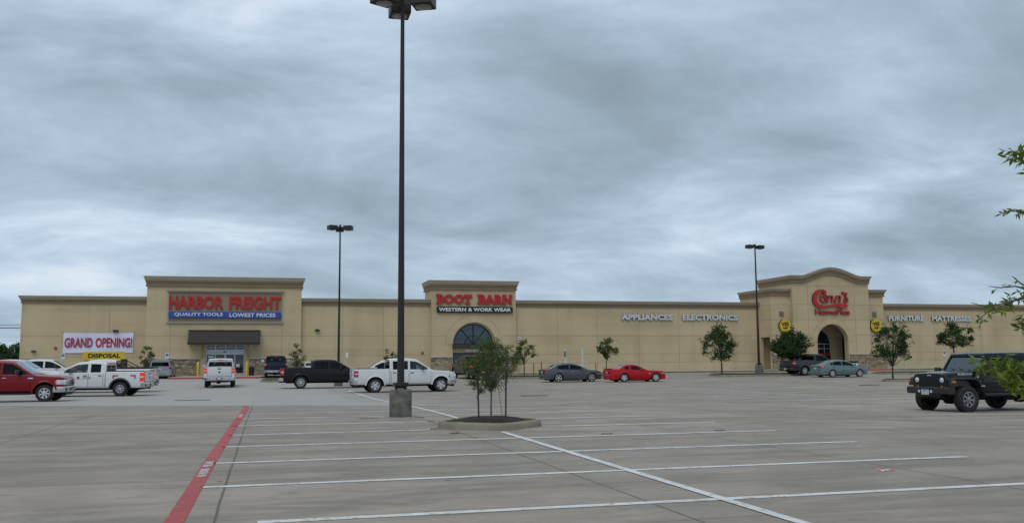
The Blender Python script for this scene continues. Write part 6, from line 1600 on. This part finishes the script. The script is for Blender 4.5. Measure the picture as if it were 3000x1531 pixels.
# --- the black four-door off-roader
def jeep(X, Y, deg):
    t = thing('off_road_vehicle', 'black four door off-road vehicle at the right edge, round headlamps facing left', 'car', (X, Y, gz(X, Y)), R(deg))
    m_ = JBLK; fr = 2.10; xf, xr, rt = 1.48, -1.47, .415
    W = .80                                             # tub half width
    # hood: tapering, rounded
    bm = NB(); prev = None
    for x, hw, z in ((2.07, .60, 1.14), (2.04, .62, 1.20), (1.95, .64, 1.235), (1.6, .67, 1.26), (1.2, .70, 1.285), (.86, .72, 1.30)):
        pts = [(0, .62), (hw, .62), (hw, z - .10), (hw - .015, z - .04), (hw - .06, z - .005), (hw * .6, z + .012), (0, z + .02)]
        rg_ = [bm.verts.new((x, a, b)) for a, b in pts] + [bm.verts.new((x, -a, b)) for a, b in reversed(pts[1:-1])]
        if prev:
            for k in range(len(rg_)): bm.faces.new((prev[k], prev[(k + 1) % len(rg_)], rg_[(k + 1) % len(rg_)], rg_[k]))
        else: bm.faces.new(rg_)
        prev = rg_
    bm.faces.new(prev[::-1]); hd = link('hood', bm, m_, t, 35)
    bm = NB(); 
    for s in (1, -1):
        box(bm, 1.88, 1.96, *sorted((s * .60, s * .66)), 1.14, 1.21, 0, .01); tube(bm, [(1.1, s * .62, 1.30), (1.1, s * .62, 1.345)], .02, 8)
    link('hood_latch', bm, M_TRIMB, hd)
    for s in (1, -1):
        bm = text_bm('RUBICON', .58, .065, .003, .03)
        for v_ in bm.verts: v_.co = Vector((1.38 - s * (v_.co.x - .29), s * (.705 - v_.co.y), 1.165 + v_.co.z))
        link('lettering', bm, M_WLET, hd)
    # tub
    bm = NB(); box(bm, -2.05, .95, -W, W, .58, 1.16, 0, .03, 3); box(bm, .80, 1.0, -W + .02, W - .02, .60, 1.22, 0, .03, 2); link('body', bm, m_, t, 35)
    # grille face
    gp = []
    for a, b in ((-.62, .66), (.62, .66), (.70, .80), (.70, 1.02), (.63, 1.17), (.45, 1.20), (-.45, 1.20), (-.63, 1.17), (-.70, 1.02), (-.70, .80)): gp.append((a, b))
    bm = NB(); prism(bm, gp, lambda p, s: (2.075 if s == 0 else 2.13, p[0], p[1])); gr = link('grille', bm, m_, t)
    bm = NB()
    for k in range(7): y = -.36 + .12 * k; box(bm, 2.128, 2.136, y - .035, y + .035, .78, 1.10, 0, .0)
    link('grille_slot', bm, M_UNDER, gr)
    bm = text_bm('Jeep', .17, .05, .003, .03)
    for v_ in bm.verts: v_.co = Vector((2.133 - v_.co.y, v_.co.x - .085, 1.135 + v_.co.z))
    link('lettering', bm, M_WLET, gr)
    for s in (1, -1):
        bm = NB(); bmesh.ops.create_uvsphere(bm, u_segments=22, v_segments=12, radius=1)
        for v_ in bm.verts: v_.co = Vector((2.125 + v_.co.z * .045, s * .515 + v_.co.x * .092, 1.01 + v_.co.y * .092))
        hl = link('headlight', bm, M_HEAD, t, 60)
        bm = NB(); n2 = 24; A_ = [(2.14, s * .515 + .10 * math.cos(2 * PI * k / n2), 1.01 + .10 * math.sin(2 * PI * k / n2)) for k in range(n2 + 1)]; tube(bm, A_, .012, 6); link('lamp_ring', bm, M_TRIMB, hl)
        bm = NB(); tube(bm, [(2.12, s * .50, .80), (2.15, s * .50, .80)], .038, 12); link('turn_signal', bm, M_AMBER, t)
    # winch-style bumper, plate, fog lamps
    bm = NB(); bumper(bm, 2.20, 1, .58, .80, .86, .16, .10, .30, lip=.035); box(bm, 2.1, 2.26, -.5, .5, .48, .60, 0, .03); bp_ = link('front_bumper', bm, M_TRIMB, t, 40)
    bm = NB(); box(bm, 2.362, 2.376, -.12, .19, .56, .72); link('licence_plate', bm, M_PLATE, bp_)
    bm = text_bm('TEXAS', .14, .03, .002, .0)
    for v_ in bm.verts: v_.co = Vector((2.377 - v_.co.y, -.04 + v_.co.x, .675 + v_.co.z))
    link('lettering', bm, M_BLUE, bp_)
    for y in (-.22, .28):
        bm = NB(); tube(bm, [(2.34, y, .66), (2.372, y, .66)], .045, 14); link('fog_lamp', bm, M_HEAD, bp_)
    # flared fenders
    for xc, a0, a1 in ((xf, 0, 0), (xr, 0, 0)):
        for s in (1, -1):
            prof = [(xc + .62, .90), (xc + .60, 1.02), (xc + .52, 1.09), (xc - .30, 1.09), (xc - .42, 1.02), (xc - .60, .66)] if xc > 0 else [(xc + .60, .66), (xc + .44, 1.0), (xc + .30, 1.07), (xc - .34, 1.07), (xc - .48, 1.0), (xc - .56, .80)]
            bm = NB(); n_ = len(prof)
            rows_ = []
            for (x, z) in prof:
                yi, yo_ = (.62 if xc > 0 else .76), .935
                rows_.append([bm.verts.new((x, s * yi, z)), bm.verts.new((x, s * (yo_ - .02), z)), bm.verts.new((x, s * yo_, z - .02)), bm.verts.new((x, s * yo_, z - .055)), bm.verts.new((x, s * (yo_ - .02), z - .065)), bm.verts.new((x, s * yi, z - .065))])
            for a, b in zip(rows_, rows_[1:]):
                for k in range(6): bm.faces.new((a[k], a[(k + 1) % 6], b[(k + 1) % 6], b[k]))
            bm.faces.new(rows_[0]); bm.faces.new(rows_[-1][::-1]); fd = link('fender', bm, M_TRIMB, t, 30)
            if xc > 0: bm = NB(); box(bm, xc + .50, xc + .625, *sorted((s * .86, s * .94)), .93, .99, 0, .01); link('side_marker', bm, M_AMBER, fd)
            bm = NB(); rw = .52
            P_ = [(xc + rw * math.cos(PI * k / 14), .48 + rw * math.sin(PI * k / 14)) for k in range(15)] + [(xc - rw, .5), (xc + rw, .5)]
            bm.faces.new([bm.verts.new((x, s * (.815 if xc < 0 else .60), min(z, 1.05))) for x, z in P_]); link('wheel_well', bm, M_UNDER, t)
            wheel(t, xc, s * .795, rt, .27, .235, (7, .055), s, M_RIMG)
    # windshield frame and hard top
    wsb, wst = (.90, 1.26), (.52, 1.80)
    bm = NB()
    def wsf(u_, v_, o_=0.):  # u across -1..1, v up 0..1
        hw = .735 - .045 * v_; return (wsb[0] + (wst[0] - wsb[0]) * v_ + o_, u_ * hw, wsb[1] + (wst[1] - wsb[1]) * v_ + o_ * .5)
    for (ua, ub, va, vb) in ((-1, 1, -.06, .07), (-1, 1, .92, 1.0), (-1, -.91, .07, .92), (.91, 1, .07, .92)):
        V = [bm.verts.new(wsf(u_, v_, o_)) for o_ in (0, -.06) for u_, v_ in ((ua, va), (ub, va), (ub, vb), (ua, vb))]
        for f in ((0, 1, 2, 3), (4, 7, 6, 5), (0, 4, 5, 1), (1, 5, 6, 2), (2, 6, 7, 3), (3, 7, 4, 0)): bm.faces.new([V[i] for i in f])
    link('windshield_frame', bm, m_, t)
    bm = NB(); quad(bm, [wsf(u_, v_, -.03) for u_, v_ in ((-.91, .07), (.91, .07), (.91, .92), (-.91, .92))]); link('windshield', bm, M_WS, t)
    wipers(t, .92, 1.29, .6)
    bm = NB(); prev = None
    for x, z, hw in ((.56, 1.80, .66), (.52, 1.835, .69), (.40, 1.86, .70), (-.6, 1.875, .705), (-1.6, 1.87, .70), (-1.98, 1.85, .69), (-2.05, 1.81, .67)):
        pts = [(0, z - .04), (hw - .03, z - .055), (hw, z - .04), (hw - .01, z - .015), (hw - .08, z), (0, z + .015)]
        rg_ = [bm.verts.new((x, a, b)) for a, b in pts] + [bm.verts.new((x, -a, b)) for a, b in reversed(pts[1:-1])]
        if prev:
            for k in range(len(rg_)): bm.faces.new((prev[k], prev[(k + 1) % len(rg_)], rg_[(k + 1) % len(rg_)], rg_[k]))
        else: bm.faces.new(rg_)
        prev = rg_
    bm.faces.new(prev[::-1]); link('hard_top', bm, m_, t, 35)
    def sw(x, z): return .765 - .085 * (z - 1.16) / .68
    for s in (1, -1):
        bm = NB()
        for xa, xb in ((.50, .44), (-.42, -.54), (-1.30, -1.42), (-2.04, -1.94)):
            xa, xb = max(xa, xb), min(xa, xb)
            quad(bm, [(xa + (.30 if xa == .50 else 0), s * sw(0, 1.15), 1.15), (xb + (.30 if xa == .50 else 0), s * sw(0, 1.15), 1.15), (xb, s * sw(0, 1.83), 1.83), (xa, s * sw(0, 1.83), 1.83)])
        quad(bm, [(.5, s * sw(0, 1.77), 1.765), (-2.04, s * sw(0, 1.77), 1.765), (-2.04, s * sw(0, 1.84), 1.84), (.5, s * sw(0, 1.84), 1.84)])
        link('side_pillar', bm, m_, t)
        for (xa, xb) in ((.90, -.46), (-.50, -1.30)):
            bm = NB(); y0_, y1_ = sorted((s * (W - .01), s * (W + .022)))
            if xa > 0: box(bm, xb, xa - .12, y0_, y1_, .64, 1.185, 0, .015, 2)
            else: prism(bm, [(-.50, .64), (-.50, 1.185), (-1.32, 1.185), (-1.30, 1.10), (-1.02, 1.08), (-.90, .98), (-.80, .64)], lambda p, q: (p[0], y0_ if q == 0 else y1_, p[1]))
            d = link('door', bm, m_, t, 35)
            bm = NB(); box(bm, xb + .08, xb + .24, *sorted((s * (W + .02), s * (W + .05))), 1.06, 1.10, 0, .01); link('door_handle', bm, M_TRIMB, d)
            bm = NB(); xt = xa - .44 if xa > 0 else xa - .04
            quad(bm, [((xa - .16 if xa > 0 else xa - .04), s * (sw(0, 1.18) - .004), 1.18), (xb + .04, s * (sw(0, 1.18) - .004), 1.18), (xb + .04, s * (sw(0, 1.77) - .004), 1.77), (xt, s * (sw(0, 1.77) - .004), 1.77)])
            link('window', bm, M_TINT, d)
            bm = NB(); 
            for z in (.85, 1.05): box(bm, xa - .15, xa - .03, *sorted((s * W, s * (W + .035))), z, z + .04, 0, .008)
            link('hinge', bm, M_TRIMB, d)
        bm = NB(); quad(bm, [(-1.42, s * (sw(0, 1.2) - .004), 1.18), (-1.94, s * (sw(0, 1.2) - .004), 1.18), (-1.94, s * (sw(0, 1.77) - .004), 1.77), (-1.42, s * (sw(0, 1.77) - .004), 1.77)]); link('quarter_window', bm, M_TINT, t)
        bm = NB(); tube(bm, [(.98, s * (W + .01), 1.11), (.98, s * (W + .03), 1.11)], .04, 10); link('badge', bm, M_CHROME, t)
        bm = NB(); box(bm, .70, .92, *sorted((s * (W + .012), s * (W + .028))), .80, .84, 0, .004); link('fender_vent', bm, M_ALU, t)
        bm = NB(); box(bm, -.80, .78, *sorted((s * .80, s * .90)), .50, .60, 0, .03, 2); link('rock_rail', bm, M_TRIMB, t, 40)
    mirrors(t, .80, 1.20, .80, M_TRIMB, .02)
    bm = NB(); quad(bm, [(-2.05, -.70, 1.2), (-2.05, .70, 1.2), (-2.03, .66, 1.78), (-2.03, -.66, 1.78)]); link('rear_window', bm, M_TINT, t)
    bm = NB(); box(bm, -2.25, -2.05, -.85, .85, .50, .66, 0, .03); link('rear_bumper', bm, M_TRIMB, t)
    bm = NB(); 
    for s in (1, -1): box(bm, -2.09, -2.05, *sorted((s * .68, s * .79)), .90, 1.10, 0, .01)
    link('taillight', bm, M_TAIL, t)
    sw_ = part('spare_wheel', t); bm = NB(); tube(bm, [(-2.08, 0, 1.05), (-2.32, 0, 1.05)], .41, 30); link('tyre', bm, M_TIRE, sw_, 40)
    bm = NB(); tube(bm, [(-2.30, 0, 1.05), (-2.33, 0, 1.05)], .22, 20); link('rim', bm, M_RIMG, sw_, 40)
    bm = NB(); box(bm, -2.1, 2.1, -.42, .42, .42, .60)
    for xc in (xf, xr): tube(bm, [(xc, -.7, rt), (xc, .7, rt)], .065, 8); tube(bm, [(xc, .0, rt - .02), (xc, .25, rt - .02)], .15, 10)
    for s in (1, -1): tube(bm, [(1.9, s * .45, .52), (xf - .4, s * .52, .40)], .035, 6); tube(bm, [(xf, s * .55, .35), (xf, s * .52, .95)], .05, 8)
    tube(bm, [(.4, -.2, .38), (-1.0, -.3, .38), (-1.6, -.5, .45)], .06, 8); box(bm, -1.2, -.4, .1, .55, .34, .5, 0, .04)
    link('chassis', bm, M_UNDER, t)
    bm = NB(); box(bm, -2.0, .85, -.74, .74, 1.10, 1.158 + .004); link('cabin_floor', bm, M_INT, t)
    for sx in (-.35, -1.15):
        for sy_ in (.36, -.36):
            bm = NB(); box(bm, sx - .1, sx + .08, sy_ - .23, sy_ + .23, 1.16, 1.48, 0, .05, 2); box(bm, sx - .09, sx + .0, sy_ - .12, sy_ + .12, 1.50, 1.66, 0, .04, 2); link('seat', bm, M_SEAT, t, 40)
    P_ = [(.30 - .08 * math.sin(2 * PI * k / 20), .37 + .18 * math.cos(2 * PI * k / 20), 1.28 + .16 * math.sin(2 * PI * k / 20)) for k in range(21)]
    bm = NB(); tube(bm, P_, .014, 5); link('steering_wheel', bm, M_TRIMB, t)
    bm = NB(); box(bm, .5, .84, -.66, .66, 1.14, 1.27, 0, .04, 2); link('dashboard', bm, M_INT, t)
    return t
jeep(22.65, 25.5, 185)
